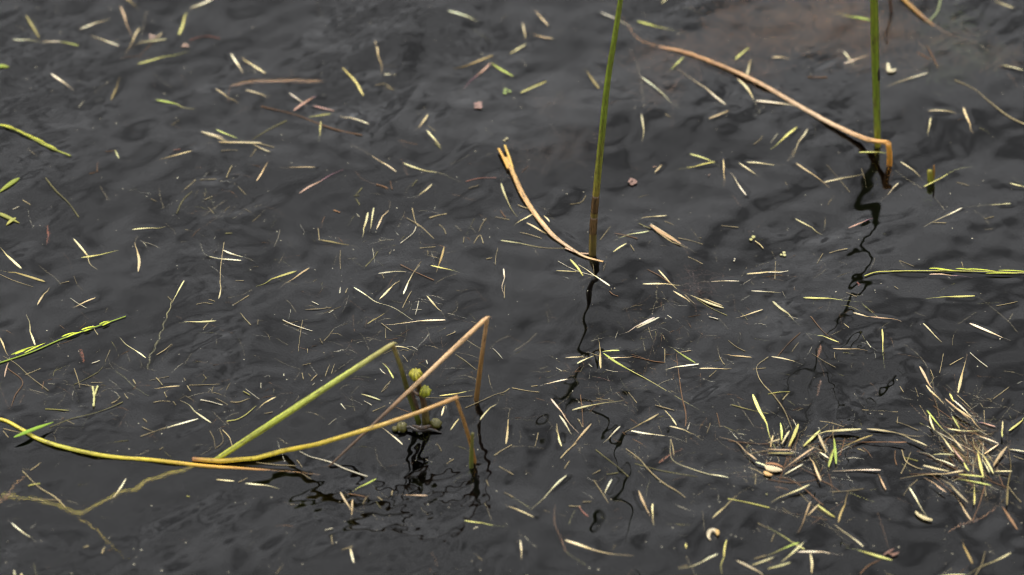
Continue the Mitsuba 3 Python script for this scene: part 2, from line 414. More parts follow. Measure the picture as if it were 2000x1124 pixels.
# ---- the same for hair-thin stalks and awns: colour, thickness, points
FIBRES = """
@0 0
b 6 1090,440 1190,340
s 7 1140,100 1120,200 1095,320
r 10 1480,320 1540,295 1600,285 1720,300
w 5 615,825 655,775
w 4 755,775 795,745
s 5 1345,990 1400,950
b 6 1860,880 1920,845 1990,840
b 6 1010,380 1110,325 1180,320
@500 0
o 9 1700,200 1760,245 1840,300
b 13 40,845 160,870 300,900 480,965 640,1020 830,1055
s 7 1010,665 1075,675
s 6 1345,990 1400,1040
o 7 -30,1110 120,1015 240,950
s 6 930,655 1010,640 1060,672
@1000 0
s 8 980,480 1000,600 1030,860
b 6 660,365 800,450 960,570 1060,590
s 6 1195,915 1240,940
s 7 1960,1064 1930,1100 1890,1130
@1500 0
b 9 310,605 460,610
s 12 1455,648 1600,710 1740,820 1900,930 2010,978
w 8 20,1120 75,1050
b 10 1160,420 1260,480
b 10 1240,370 1280,450 1330,560
b 9 1140,280 1210,300
@0 281
o 13 360,290 430,375 540,475 615,570
s 9 1240,345 1255,420 1280,495
o 7 1380,555 1440,440 1500,390
s 9 1580,565 1680,490 1760,430
s 9 1770,275 1815,185
s 7 1445,372 1530,300
s 7 1565,300 1690,288
s 7 1600,450 1660,425
o 5 1600,360 1700,550
s 5 0,1010 100,1060 260,1115
s 7 300,930 350,970 440,1040 475,1090
s 7 475,1090 540,1075
s 6 1750,765 1722,980 1720,1124
s 9 180,455 240,488
w 6 100,525 150,503
b 7 765,160 760,230
b 6 700,250 770,230
s 6 1840,1060 1905,1062
s 6 1960,120 2000,60
r 7 1350,72 1410,65
s 7 1730,75 1860,70
s 5 780,330 855,440
o 8 1760,697 1815,697
b 6 825,70 890,65
@500 281
s 8 10,10 70,25 145,45
b 9 1135,115 1160,180 1185,235
s 8 485,645 495,740
s 9 1220,490 1250,600 1270,635
s 9 1175,560 1270,620 1390,740
w 8 1130,770 1240,670 1250,640
s 7 1270,490 1350,500 1430,525
s 12 1355,570 1430,550 1490,540
s 6 1165,500 1110,625
o 7 780,420 810,465
o 7 760,400 810,395
o 7 780,390 830,340
b 8 770,210 840,270 920,300 1040,345
b 14 940,315 985,325 1030,345
r 7 1640,300 1750,275 1880,285
b 9 1050,290 1065,355
o 7 1220,330 1260,285
s 7 1430,625 1460,650 1485,705
s 7 1555,620 1610,680
s 7 1680,640 1730,720
s 7 1740,690 1775,620 1800,590
s 7 1700,790 1750,720 1775,790
s 7 1625,730 1620,780
b 8 1130,955 1240,1010 1390,1080
s 6 1290,920 1230,1020 1200,1080
o 7 855,955 920,880 950,830
s 6 660,820 660,970
s 8 705,878 785,868
s 6 605,930 630,840
s 9 965,705 985,750
w 9 1085,650 1115,690
w 7 345,610 380,660
w 9 785,530 808,552
b 14 605,505 655,522
w 9 1395,485 1405,462
s 9 1800,915 1845,908
s 6 1870,960 1890,830
s 7 1060,800 1040,850
s 6 1340,835 1345,865
s 6 1280,815 1400,805
s 7 1660,350 1740,330
b 8 1910,520 1950,585
s 6 1870,580 1980,600
s 7 1060,1124 1120,1080
s 6 985,1030 1000,1060
s 10 1910,290 1940,280
o 8 1395,5 1445,55
@1000 281
s 9 45,475 125,510
b 8 800,700 900,725 980,750
o 8 990,615 1080,660
s 6 1300,740 1400,760 1490,785
s 6 455,470 540,450 580,400
s 7 1635,640 1770,650
w 6 360,930 420,965 500,1000 640,1050
b 8 1060,985 1150,1030 1240,1085
s 6 1375,885 1490,935
w 8 400,1035 445,1055
s 7 925,800 955,850
s 5 770,645 690,750
s 5 1135,1124 1130,1085
b 6 1300,740 1380,860
s 6 1465,735 1480,738
s 7 1155,780 1200,782
s 6 1065,780 1078,745
s 6 440,825 260,820 70,785
s 5 60,700 230,740
s 7 170,820 210,880
s 5 1850,1030 1890,1075
@1500 281
s 9 480,855 560,842 620,835
s 6 1000,205 1100,260 1210,330
s 7 60,900 55,1045
s 6 385,935 430,855
s 6 1300,400 1340,450 1380,505
s 6 1610,520 1680,570 1730,620
s 8 1690,597 1765,575
s 8 1690,672 1765,655
s 6 1510,940 1525,990
s 6 1025,930 1140,980
s 6 1025,930 1075,985
s 6 1470,300 1520,315 1570,335
s 5 460,165 540,250 640,370
w 10 0,992 100,990 160,985
o 8 1920,255 2000,330
s 10 150,125 200,40 240,0
s 5 800,985 835,890
s 7 1280,625 1390,632
s 6 1220,1055 1245,1045
@0 562
w 6 550,85 610,130 675,170
s 7 1310,75 1350,110
s 7 1590,315 1660,240
s 8 1830,130 1945,55
s 6 1780,65 1880,40 1970,0
s 9 1880,200 1915,250 1960,300
s 7 1630,95 1680,110
s 6 1535,130 1590,120 1660,130
o 7 580,760 680,705 770,650
s 8 580,635 610,720 625,785
w 9 715,590 780,565
s 5 820,570 860,480
s 7 985,475 1000,520 1015,560
s 7 25,540 120,600 220,690 380,820
s 5 200,690 320,635
s 9 230,795 300,820 375,842
y 10 355,972 450,970 540,974
o 8 390,1124 550,1050 760,990 890,940 960,905
o 9 910,640 980,700 1050,770 1160,850
s 8 1040,720 1060,760
s 9 1220,710 1270,775
s 9 1465,790 1490,830
s 8 1285,840 1305,880
s 7 990,815 1050,838
s 8 975,840 1000,880
s 9 870,915 910,895 940,865
s 8 1355,915 1375,940
s 6 1200,920 1270,908 1330,912
w 11 1570,900 1660,920 1740,940
s 7 1440,730 1450,750
y 9 1900,825 1955,855
s 7 1800,910 1850,915 1950,880
s 6 1690,890 1780,935
s 6 1480,785 1600,778 1720,768
s 8 1660,980 1700,1020 1765,1075
y 7 1775,1063 1840,1052 1920,1010 2000,940
s 8 1120,1045 1150,1075
s 7 1225,525 1300,475 1340,440
s 9 725,300 765,370
s 9 770,820 780,845
s 5 710,740 800,735
s 6 1590,705 1615,735
s 6 1670,785 1655,830
s 5 1170,730 1320,708
s 5 1690,400 1695,440
b 7 60,640 180,750 120,860 90,950
b 7 0,770 50,900 80,970
b 6 190,840 150,930
b 7 345,740 330,800
@500 562
s 7 1145,165 1180,100 1215,35
w 9 1245,215 1270,115
w 6 1220,175 1295,178
s 6 1295,100 1345,125
s 6 1480,240 1530,215 1575,175
s 6 950,255 1010,232 1050,230
s 7 980,285 1060,345
s 6 945,370 975,320
s 6 1010,320 1015,400
w 9 1255,475 1310,420 1355,365
w 8 210,265 320,315 440,350
w 7 210,280 300,325 400,365
s 6 210,270 300,310 380,325
s 6 365,265 345,380 330,500
s 7 385,180 490,178 590,165
w 8 470,205 520,198
w 7 570,210 605,190
s 7 240,85 310,185
w 7 435,115 490,140
s 7 160,395 250,440
s 6 145,550 240,595 350,635
w 11 630,490 700,485
s 7 400,480 405,510
s 7 500,405 520,440
s 5 530,420 600,340
w 6 420,600 450,640 480,680
s 8 430,735 480,685
s 6 360,615 430,600
s 6 540,695 575,610
s 6 590,675 615,600
s 5 600,660 680,605 770,540
w 8 565,700 580,740
s 7 655,795 690,770 730,755
s 6 740,835 800,765
w 7 440,770 460,750
w 8 845,890 905,918
w 10 665,920 700,955
s 8 1635,950 1780,890 1880,845 1940,828 1980,800
s 6 1555,535 1640,590 1715,655
s 7 1560,515 1650,525 1740,560
s 6 1580,690 1640,690 1700,720
w 8 1850,490 1925,575
s 6 1820,485 1900,420 1990,375
s 7 1490,395 1560,370
b 10 1330,1020 1350,1070 1420,1120
s 6 860,380 1000,415
s 6 0,255 60,253
s 6 15,300 18,260
w 9 40,800 40,765
w 8 218,705 218,690
s 8 255,720 255,700
s 7 300,720 340,660
s 7 370,725 360,675
s 6 410,680 430,700
s 8 310,880 335,840
s 7 135,820 142,790
s 7 65,995 130,985
w 9 655,50 660,0
s 8 700,50 715,15
s 6 1145,535 1185,590
w 8 970,645 1010,685
w 8 1330,580 1340,610
s 7 1050,865 1085,890
s 6 910,970 1010,930
s 6 980,820 1030,780
s 6 1690,860 1460,865 1330,868
s 5 990,800 1050,740
s 7 1945,0 1940,105
@1000 562
b 8 760,40 790,65 830,75
s 9 1130,0 1132,90
s 10 1060,145 1130,125 1190,95
s 6 1350,40 1390,75 1430,110
o 7 1440,70 1540,125 1680,200
w 7 1790,70 1860,35
w 11 1540,205 1610,228
s 7 1620,215 1690,300
s 7 1035,310 1090,285
w 8 1215,195 1250,220
s 10 20,495 110,430 190,355
s 7 1010,345 1030,410 1040,470
b 7 1140,310 1080,480 1035,640
s 6 1195,450 1195,555
b 9 940,525 1040,540 1110,550 1190,555
b 7 935,510 1000,525 1060,545
b 9 1285,490 1300,620 1330,850 1360,1000 1355,1080
s 8 1605,440 1620,520 1650,590
s 7 1620,530 1660,600
s 7 1650,620 1700,575
s 8 1690,410 1750,460 1820,505
s 7 1540,695 1595,650
s 8 0,795 100,812 210,825
s 8 150,780 200,775
r 8 635,685 775,710
s 8 1120,900 1200,925 1270,950
o 8 1715,930 1850,970 2000,1010
s 6 1760,900 1820,990 1890,1090
w 9 1370,1110 1390,1055
s 7 2000,570 1910,650 1915,700 1950,770 2010,830
b 8 1600,990 1625,1100
b 7 535,830 550,960 555,1060
s 7 515,1010 550,1065
s 6 910,805 975,885
w 8 345,635 390,660
w 8 600,600 625,620
s 7 1175,80 1190,150
s 6 1180,350 1195,380
s 6 1150,360 1175,320
s 5 1280,370 1340,355
s 6 1310,475 1400,472
s 7 270,190 285,265
s 7 220,630 280,610
s 6 560,0 545,30
s 6 350,1050 365,1124
s 5 1510,350 1600,350
s 6 1880,665 1980,658
s 5 1630,70 1690,85
w 6 720,490 850,455
@1500 562
y 9 735,150 790,195 850,245
s 7 1640,70 1790,180 1880,260 1960,350
s 8 1785,148 1950,110
s 8 1880,250 1920,190
w 9 765,445 800,495
w 8 830,515 840,555
w 8 1110,315 1130,280
s 9 1065,450 1180,520 1250,615
w 10 1580,510 1640,560 1715,615
b 7 1560,500 1535,600 1510,680
s 7 1420,605 1530,540
s 8 1760,850 1885,765
s 8 1685,910 1780,903 1870,895
b 9 1110,905 1200,980 1270,1040
s 7 1000,1050 1090,1075 1175,1110
s 6 1015,1015 1010,1060
s 7 1850,625 1920,640 2000,655
s 8 0,815 60,890 120,970 190,1124
y 8 0,855 90,842 170,835
s 9 115,900 160,845
s 6 610,70 690,105
s 6 1150,200 1230,235
s 7 590,315 630,345
s 6 1830,870 1840,850
s 7 1370,520 1340,670
s 6 1270,650 1290,720 1260,760
b 6 330,250 450,400 560,470
b 8 250,380 160,470 75,565
s 6 240,460 185,530
s 6 340,550 430,600 525,650
w 9 1950,725 1990,708
s 7 300,380 350,440
s 6 985,20 1015,40
s 6 1150,790 1172,855
s 7 1690,940 1695,1040
s 6 1030,780 1058,825
o 6 1270,650 1300,800 1350,1010
b 6 1270,800 1310,900 1340,1000
s 6 1240,1000 1185,925
b 6 1290,920 1420,1000 1560,1090
@0 843
s 9 30,10 110,30 200,45
s 6 1100,65 1200,30 1300,-5
s 6 1110,-10 1160,15 1210,32
s 7 1050,200 1110,175 1165,155
s 10 180,340 320,460 430,520 510,590
y 12 220,445 315,420
s 8 255,548 360,543 480,542
s 10 525,525 605,550
s 9 1250,160 1275,145
w 8 1205,92 1228,88
w 12 235,740 275,705
s 14 795,930 815,885
s 11 650,885 690,870
o 10 260,1020 285,1120
s 5 1720,0 1740,90 1680,135
s 8 1740,0 1790,50 1815,120
s 6 1640,10 1670,60 1680,120
s 7 30,30 70,80
y 12 1455,485 1480,485
s 6 1860,380 1930,345
s 6 240,330 320,270
@500 843
w 12 165,60 190,130 225,215
s 8 170,35 250,80
w 14 340,150 420,185 500,200 590,240 700,290 870,345
s 9 835,570 875,505
b 7 720,490 800,505 870,520
s 12 950,510 985,540
s 10 1060,500 1065,465
s 7 360,320 430,360
s 7 0,235 150,255 310,265
s 6 320,220 360,275
w 12 540,775 600,765
s 8 600,905 590,830
s 8 670,950 760,915
s 9 1940,480 2010,515
b 8 1370,940 1415,1040
s 7 1860,180 1930,135 2000,100
s 7 1870,170 1940,115 2020,95
s 6 1490,245 1545,205
s 8 1790,560 1840,700
w 12 1700,770 1735,755
s 7 1800,380 1820,430
s 6 930,110 960,220 1030,290
s 6 1410,90 1450,150
s 7 1290,575 1350,635
s 7 1900,270 2010,335
s 8 920,630 945,668
@1000 843
s 9 380,195 440,130 500,75
o 11 0,500 80,550 155,605
s 9 890,130 1000,220 1060,290 1200,420 1300,480 1355,525
o 6 960,250 1150,300 1450,355
o 7 655,130 720,190 820,270 910,355
w 11 595,340 640,375
s 6 640,375 700,470 755,560
o 8 740,330 830,320
s 7 630,325 690,295
s 8 410,280 450,215
s 9 105,290 160,325
y 11 1685,543 1840,575 2010,618
b 18 335,560 335,720 390,850 420,940
o 12 420,940 490,990 575,1055
o 11 445,720 465,660 495,605
r 9 525,590 550,630 595,670
s 9 445,580 540,590
s 9 1360,980 1400,1050 1440,1120
s 9 1890,1005 1985,980
b 6 1690,85 1850,100 2010,110
b 6 1665,120 1850,145 2010,160
b 6 1740,150 1880,175 2010,185
s 8 1240,60 1265,180
s 9 1797,365 1838,415
s 8 1902,345 1900,430
s 8 555,552 620,550
s 6 0,104 120,100 250,104
s 6 205,0 180,105
s 6 530,155 535,85
s 8 555,75 605,68
o 8 1080,360 1040,520
s 8 1300,1080 1370,1060
s 6 1380,0 1500,35
s 6 1362,70 1365,0
s 7 1910,760 1935,785
s 6 1495,780 1485,620
s 6 1920,735 2000,775
@1500 843
y 8 630,485 740,520 830,555
s 9 640,460 690,435
s 7 500,490 620,485 750,460
b 9 855,635 890,740 950,910
s 6 0,615 120,640 250,690 440,740 600,810
b 9 995,160 990,215 1005,265
y 9 1060,205 1170,228
s 7 1045,150 1085,240 1130,270 1210,295
s 8 700,145 755,170
o 8 800,450 860,440
s 8 25,880 50,820
s 6 370,640 520,780 640,880
s 5 240,500 370,620 500,680
s 7 1700,920 1660,1050 1620,1110
s 8 1340,1110 1440,1040
b 9 720,1110 780,1050 880,1000
b 7 410,400 480,430 560,490
b 6 0,395 200,420 350,400 440,350
b 6 430,600 150,390 60,370
b 6 30,270 80,480 100,390 100,300
b 6 190,80 110,340 80,430
b 6 240,30 130,290
b 6 200,280 420,380
b 6 240,210 400,160
s 6 0,45 200,90 420,150
s 6 280,110 420,160
b 7 600,60 570,170 550,210
r 7 630,40 580,110 565,190
s 6 510,-30 512,80
b 6 1600,30 1660,180 1700,330
b 6 1590,60 1650,240
b 6 1640,60 1740,260 1800,400
b 6 1560,80 1560,200
b 6 1480,190 1620,260 1750,370
b 6 1180,160 1300,200 1480,290
b 6 1110,330 1300,320 1520,310
b 6 1350,330 1420,300 1560,270
s 6 1170,370 1090,450 1060,500
b 6 1900,30 1870,150 1780,280
b 6 1640,330 1800,400 1890,430
s 7 1880,420 1980,540
s 8 1880,520 1980,575
s 7 1920,180 2000,210
s 9 1700,430 1705,490
s 6 1745,420 1750,465
s 6 1040,330 1080,250 1115,165
s 6 1440,380 1560,330
b 6 1380,130 1480,280 1600,420
b 6 1430,90 1600,260
b 6 1500,60 1600,170 1700,300
b 7 1700,400 1650,560 1600,680
"""

def traced(text, head):
    at, out = (0, 0), []
    for line in text.strip().split('\n'):
        w = line.split()
        if line[0] == '@':
            at = (float(w[0][1:]), float(w[1]))
            continue
        out.append((w[:head], [(at[0] + float(a) / 4, at[1] + float(b) / 4) for a, b in (q.split(',') for q in w[head:])]))
    return out


# ---------------------------------------------------------------- water and bed
WAVES = []
wr = np.random.default_rng(14)
for lo, hi, count, slope in ((0.07, 0.32, 26, 0.045), (0.018, 0.055, 44, 0.037), (0.006, 0.0145, 70, 0.036)):
    for k in range(count):      # swell, wind ripples and the finest ripples: wavelengths, number and slope of each kind
        lam = math.exp(wr.uniform(math.log(lo), math.log(hi)))
        a = wr.normal(math.radians(138), 0.62) + (math.pi if wr.random() < 0.35 else 0)
        amp = slope * math.sqrt(2 / count) * lam / (2 * math.pi) * wr.uniform(0.6, 1.4)
        WAVES.append((math.cos(a) * 2 * math.pi / lam, math.sin(a) * 2 * math.pi / lam, amp, wr.uniform(0, 6.283), lam))
RINGS = [(G(822, 826), 0.016, 0.00008), (G(1157, 500), 0.014, 0.00004), (G(925, 908), 0.012, 0.00005), (G(932, 785), 0.013, 0.00004), (G(1715, 285), 0.014, 0.00004)]


def water_height(x, y):
    x, y = np.asarray(x, float), np.asarray(y, float)
    q = np.stack([x, y, 0 * x], -1)
    calm = 0.40 + 1.2 * meshkit.fbm(q * 5.0 + 2.0, 2, 3)
    patch = np.clip(3.2 * (meshkit.fbm(q * 9.0 + 7.0, 2, 8) - 0.55), 0.03, 1.0)
    for cx, cy, rad in ((650, 960, 0.035), (800, 980, 0.04), (900, 950, 0.03), (400, 530, 0.026), (440, 390, 0.026), (430, 660, 0.022), (440, 760, 0.022), (400, 850, 0.02), (420, 985, 0.024), (300, 1030, 0.022), (80, 120, 0.04), (90, 300, 0.025), (700, 80, 0.035), (930, 90, 0.03), (840, 1090, 0.03), (1720, 700, 0.024), (1680, 820, 0.026), (1560, 620, 0.02)):      # gusty patches
        c = G(cx, cy)
        patch = np.maximum(patch, 0.85 * np.exp(-((x - c[0]) ** 2 + (0.7 * (y - c[1])) ** 2) / rad**2))
    wx = x + 0.010 * (meshkit.noise(q * 14 + 5, 1) - 0.5)
    wy = y + 0.010 * (meshkit.noise(q * 14 + 9, 2) - 0.5)
    near = np.exp(-(np.maximum(np.maximum(np.abs(x) - 0.44, np.abs(y - 0.04) - 0.44), 0) / 0.03) ** 2)
    out = np.exp(-(np.maximum(np.hypot(x, y) - 0.8, 0) / 0.5) ** 2)
    h = 0 * x
    for kx, ky, amp, ph, lam in WAVES:
        h = h + amp * (1.0 if lam > 0.055 else (calm + 1.3 * patch) * near if lam > 0.0148 else 1.9 * patch * near) * np.sin(kx * wx + ky * wy + ph)
    for c, lam, amp in RINGS:
        r = np.hypot(x - c[0], y - c[1])
        h = h + amp * np.cos(2 * math.pi * r / lam) * np.exp(-r / 0.035)
    return h * out


FLOATERS = []       # the water creeps up what floats or stands in it
for _, pts in traced(SEEDS, 1):
    FLOATERS += [np.array(pts[0]) * (1 - u) + np.array(pts[1]) * u for u in np.linspace(0.05, 0.95, 9)]
FLOATERS += [np.array(p) for p in [(1157, 500), (1714, 285), (818, 826), (832, 828), (930, 784), (924, 906), (1737, 322), (1818, 352), (1741, 26), (785, 838), (851, 831)] for _ in range(1)]
for (x0, y0), (x1, y1), m in [((0, 826), (72, 866), 30), ((72, 866), (210, 896), 50), ((210, 896), (600, 917), 120), ((376, 898), (560, 884), 60), ((1036, 408), (1178, 516), 60), ((1262, 82), (1480, 163), 80), ((0, 716), (246, 621), 80), ((1740, 537), (2010, 536), 80), ((0, 243), (138, 308), 50)]:
    FLOATERS += [np.array([x0 + (x1 - x0) * u, y0 + (y1 - y0) * u]) for u in np.linspace(0, 1, m)]
FLOAT_TREE = cKDTree(np.array([G(*p)[:2] for p in FLOATERS]))


def wet_height(x, y):
    h = water_height(x, y)
    d, _ = FLOAT_TREE.query(np.stack([x.ravel(), y.ravel()], -1), distance_upper_bound=0.012)
    d = np.where(np.isfinite(d), d, 1.0).reshape(x.shape)
    return h + 0.0003 * np.exp(-(d / 0.0026) ** 2)


def axis(lo, hi, step, out):
    core = np.arange(lo, hi + step / 2, step)
    grow = step * 1.3 ** np.arange(1, 200)
    ext = np.cumsum(grow)
    ext = ext[ext < out]
    return np.concatenate([(lo - ext)[::-1], core, hi + ext])


def sheet(xs, ys, fn):
    X, Y = np.meshgrid(xs, ys)
    Z = fn(X, Y)
    v = np.stack([X, Y, Z], -1).reshape(-1, 3)
    i = np.arange(len(xs) * len(ys)).reshape(len(ys), len(xs))
    return v, np.stack([i[:-1, :-1], i[:-1, 1:], i[1:, 1:], i[1:, :-1]], -1).reshape(-1, 4)


scene['water'] = ply(sheet(axis(-0.46, 0.46, 0.0012, 60), axis(-0.42, 0.50, 0.0012, 60), wet_height), 'clear_water', smooth=True)
scene['water']['interior'] = {'type': 'ref', 'id': 'murk'}
scene['pond_bed'] = ply(sheet(axis(-0.6, 0.6, 0.02, 62), axis(-0.6, 0.6, 0.02, 62), lambda x, y: -0.30 + 0.04 * (meshkit.fbm(np.stack([x * 9, y * 9, 0 * x], -1), 3, 2) - 0.5) * np.exp(-(x * x + y * y))), 'mud', smooth=True)
labels['water'] = {'label': 'dark rippled pond water reflecting a grey sky', 'kind': 'structure'}
labels['pond_bed'] = {'label': 'dark muddy bed deep under the pond water', 'kind': 'structure'}

# ---------------------------------------------------------------- mesh helpers
def straight(pts, n):
    """n points along a polyline, its corners barely rounded."""
    p = np.asarray(pts, float)
    s = np.concatenate([[0], np.cumsum(np.linalg.norm(np.diff(p, axis=0), axis=1))])
    u = np.linspace(0, s[-1], n)
    return np.stack([np.interp(u, s, p[:, k]) for k in range(3)], -1)


def curve(pts, n):
    """n points along a smooth curve through pts (any columns)."""
    p = np.asarray(pts, float)
    if len(p) == 2:
        t = np.linspace(0, 1, n)[:, None]
        return p[0] * (1 - t) + p[1] * t
    s = np.concatenate([[0], np.cumsum(np.linalg.norm(np.diff(p[:, :3], axis=0), axis=1))])
    m = np.gradient(p, s, axis=0)
    u = np.linspace(0, s[-1], n)
    i = np.clip(np.searchsorted(s, u, side='right') - 1, 0, len(p) - 2)
    h = (s[i + 1] - s[i])[:, None]
    t = ((u - s[i]) / (s[i + 1] - s[i]))[:, None]
    return ((2 * t**3 - 3 * t**2 + 1) * p[i] + (t**3 - 2 * t**2 + t) * h * m[i] + (-2 * t**3 + 3 * t**2) * p[i + 1] + (t**3 - t**2) * h * m[i + 1])


def tube(P, R, sides=6, flat=1.0, flute=0.0, color=None, jitter=0.0, speck=0.0, seed=0):
    """A closed tube along P with radii R, squashed by flat across; color: (n, 3) along it. Returns (vertices, faces, colours)."""
    r0 = np.random.default_rng(seed)
    P = np.asarray(P, float)
    n = len(P)
    R = np.broadcast_to(np.asarray(R, float), (n,))
    t = np.gradient(P, axis=0)
    t /= np.linalg.norm(t, axis=1, keepdims=True) + 1e-12
    ref = np.array([0, 0, 1.0]) if abs(t[:, 2]).mean() < 0.75 else np.array([0, -1.0, 0])
    a = np.cross(t, ref)
    a /= np.linalg.norm(a, axis=1, keepdims=True) + 1e-12
    b = np.cross(a, t)
    ang = np.arange(sides) * 2 * np.pi / sides
    prof = 1 + flute * np.cos(ang * (sides // 2))
    ring = R[:, None, None] * prof[None, :, None] * (np.cos(ang)[None, :, None] * a[:, None] + flat * np.sin(ang)[None, :, None] * b[:, None])
    v = np.vstack([(P[:, None] + ring).reshape(-1, 3), P[:1], P[-1:]])
    i, j = np.meshgrid(np.arange(n - 1), np.arange(sides), indexing='ij')
    A, B, C, D = i * sides + j, i * sides + (j + 1) % sides, (i + 1) * sides + (j + 1) % sides, (i + 1) * sides + j
    k = np.arange(sides)
    f = np.vstack([np.stack([A, C, B], -1).reshape(-1, 3), np.stack([A, D, C], -1).reshape(-1, 3),
                   np.stack([k * 0 + n * sides, k, (k + 1) % sides], -1), np.stack([k * 0 + n * sides + 1, (n - 1) * sides + (k + 1) % sides, (n - 1) * sides + k], -1)])
    if color is None:
        return v, f
    c = np.repeat(np.broadcast_to(np.asarray(color, float), (n, 3))[:, None], sides, 1)
    c = c * (1 + jitter * r0.normal(size=(1, sides, 1)) + speck * r0.normal(size=(n, sides, 1)))
    if sides >= 12 and n > 30:      # long streaks and brown blotches of a real stem
        s = np.concatenate([[0], np.cumsum(np.linalg.norm(np.diff(P, axis=0), axis=1))]) / 0.001
        q = np.stack(np.broadcast_arrays(s[:, None] * 0.055, np.cos(ang)[None] * 2.2 + seed, np.sin(ang)[None] * 2.2), -1)
        c = c * (0.36 + 1.2 * meshkit.fbm(q, 3, seed))[..., None]
        spot = np.clip(7 * (meshkit.fbm(q * [5, 1.6, 1.6], 3, seed + 1) - 0.575), 0, 0.8)[..., None]
        c = c * (1 - spot) + np.array([0.06, 0.035, 0.016]) * spot
    c = np.clip(c, 0.004, 0.9).reshape(-1, 3)
    return v, f, np.vstack([c, c[:1], c[-sides:-sides + 1]])


def join(parts):
    at, V_, F_, C_ = 0, [], [], []
    for v, f, c in parts:
        V_.append(v), F_.append(np.asarray(f) + at), C_.append(c)
        at += len(v)
    return np.vstack(V_), np.vstack(F_), np.vstack(C_)


used = {}


def key_of(name):
    k = used.get(name, 0)
    used[name] = k + 1
    return name if k == 0 else f'{name}_{k:03d}'


def thing(name, label, category, group=None):
    k = key_of(name)
    labels[k] = {'label': label, 'category': category}
    if group:
        labels[k]['group'] = group
    return k


def part(parent, name, mesh, bsdf, label=None):
    k = key_of(parent + '__' + name)
    v, f, c = mesh
    scene[k] = ply((v, f), bsdf, smooth=True, color=c)
    if label:
        labels[k] = {'label': label}
    return k


def solo(name, mesh, bsdf, label, category, group=None):
    k = thing(name, label, category, group)
    v, f, c = mesh
    scene[k] = ply((v, f), bsdf, smooth=True, color=c)
    return k


def on_water(p, lift=0.0):
    p = np.array(p, float)
    p[..., 2] = water_height(p[..., 0], p[..., 1]) + lift
    return p


def ramp(n, *stops):
    """Colours along n rings from (position, colour) stops."""
    u = np.linspace(0, 1, n)
    x = [s[0] for s in stops]
    return np.stack([np.interp(u, x, [s[1][k] for s in stops]) for k in range(3)], -1)


MM = 0.00035   # metres to a pixel of the photograph
# ---------------------------------------------------------------- standing and folded rushes
GREEN, DGREEN, OLIVE = lin(104, 118, 34), lin(66, 80, 22), lin(120, 116, 44)
YGREEN, YELLOW, OCHRE = lin(150, 158, 52), lin(188, 168, 44), lin(182, 140, 52)
BROWN, DBROWN, TAN, ORANGE = lin(128, 96, 60), lin(60, 44, 28), lin(190, 152, 108), lin(190, 138, 72)
BLACK = lin(30, 24, 16)


def upright(foot, pix, r_px, extend, n=220, below=0.10):
    """Centre line of a stem that stands in the water at pixel foot and passes pixels pix; goes on by extend metres and down to the bed."""
    base = G(*foot)
    pts = [base + [0, 0, -below], base + [0, 0, -below / 2], base] + [V(x, y, base[1]) for x, y in pix]
    d = pts[-1] - pts[-2]
    d /= np.linalg.norm(d)
    pts += [pts[-1] + d * extend * k + np.array([0.02 * k * k, 0, 0]) * extend for k in (0.5, 1.0)]
    return curve(pts, n)


# first tall stem, with a dark foot
P = upright((1157, 500), [(1159, 440), (1165, 370), (1175, 270), (1188, 150), (1201, 70), (1213, -6)], 7, 0.09)
h = P[:, 2]
top = h.max()
u = np.linspace(0, 1, len(P))
R = np.interp(h, [-0.1, 0.0, 0.12, top], [7.2, 7.2, 6.0, 3.0]) * MM
C = np.stack([np.interp(h, [0, 0.012, 0.035, 0.05, 0.07, 0.12, top], [k[0], k[1], k[2], k[3], k[4], k[5], k[5]]) for k in zip(lin(72, 64, 28), lin(92, 80, 34), lin(96, 82, 36), lin(116, 100, 40), lin(116, 114, 40), GREEN)], -1)
t1 = thing('rush_stem', 'tall green fluted rush stem with a brown rotted foot standing beside the orange stalk', 'reed stem')
part(t1, 'stem', tube(P, R, 24, 1, 0.05, C * 0.85, 0.16, 0.13, 3), 'stem_skin')
for q, (hh, wd) in enumerate([(0.046, 0.004), (0.028, 0.006)]):
    i = int(np.argmin(abs(h - hh)))
    part(t1, 'scar', tube(P[i - 4:i + 5], R[i - 4:i + 5] * (1.0 + 0.06 * np.sin(np.linspace(0, 3.1, 9))), 24, 1, 0.05, lin(70, 52, 28), 0.35, 0.3, 5 + q), 'stem_skin', 'ragged dark scar round the rotted foot')
print('stem height', top)

# second tall stem with a loose spray out of frame
P2 = upright((1714, 285), [(1713, 240), (1711, 170), (1709, 90), (1707, -6)], 7, 0.22)
h = P2[:, 2]
top2 = h.max()
R2 = np.interp(h, [-0.1, 0, 0.1, top2], [6.2, 6.4, 8.0, 2.6]) * MM
C2 = np.stack([np.interp(h, [0, 0.02, 0.06, 0.12, top2], k) for k in zip(lin(120, 116, 32), GREEN, lin(92, 108, 26), lin(100, 112, 26), GREEN)], -1)
t2 = thing('rush_stem', 'tall bright green rush stem standing behind the bend of the long brown stalk', 'reed stem')
part(t2, 'stem', tube(P2, R2, 20, 1, 0.05, C2 * 0.85, 0.14, 0.08, 9), 'stem_skin')
for q, hh in enumerate((0.062, 0.066, 0.094)):
    i = int(np.argmin(abs(h - hh)))
    part(t2, 'scar', tube(P2[i - 2:i + 3] + [0.0018 * (1 if q < 2 else -0.6), -0.0012, 0], R2[i] * 0.45 * np.array([0.5, 1, 1.1, 0.8, 0.4]), 6, 1, 0, BLACK, 0.3, 0.2, 5 + q), 'stem_skin', 'small black scar on the green stem')
pr = np.random.default_rng(5)
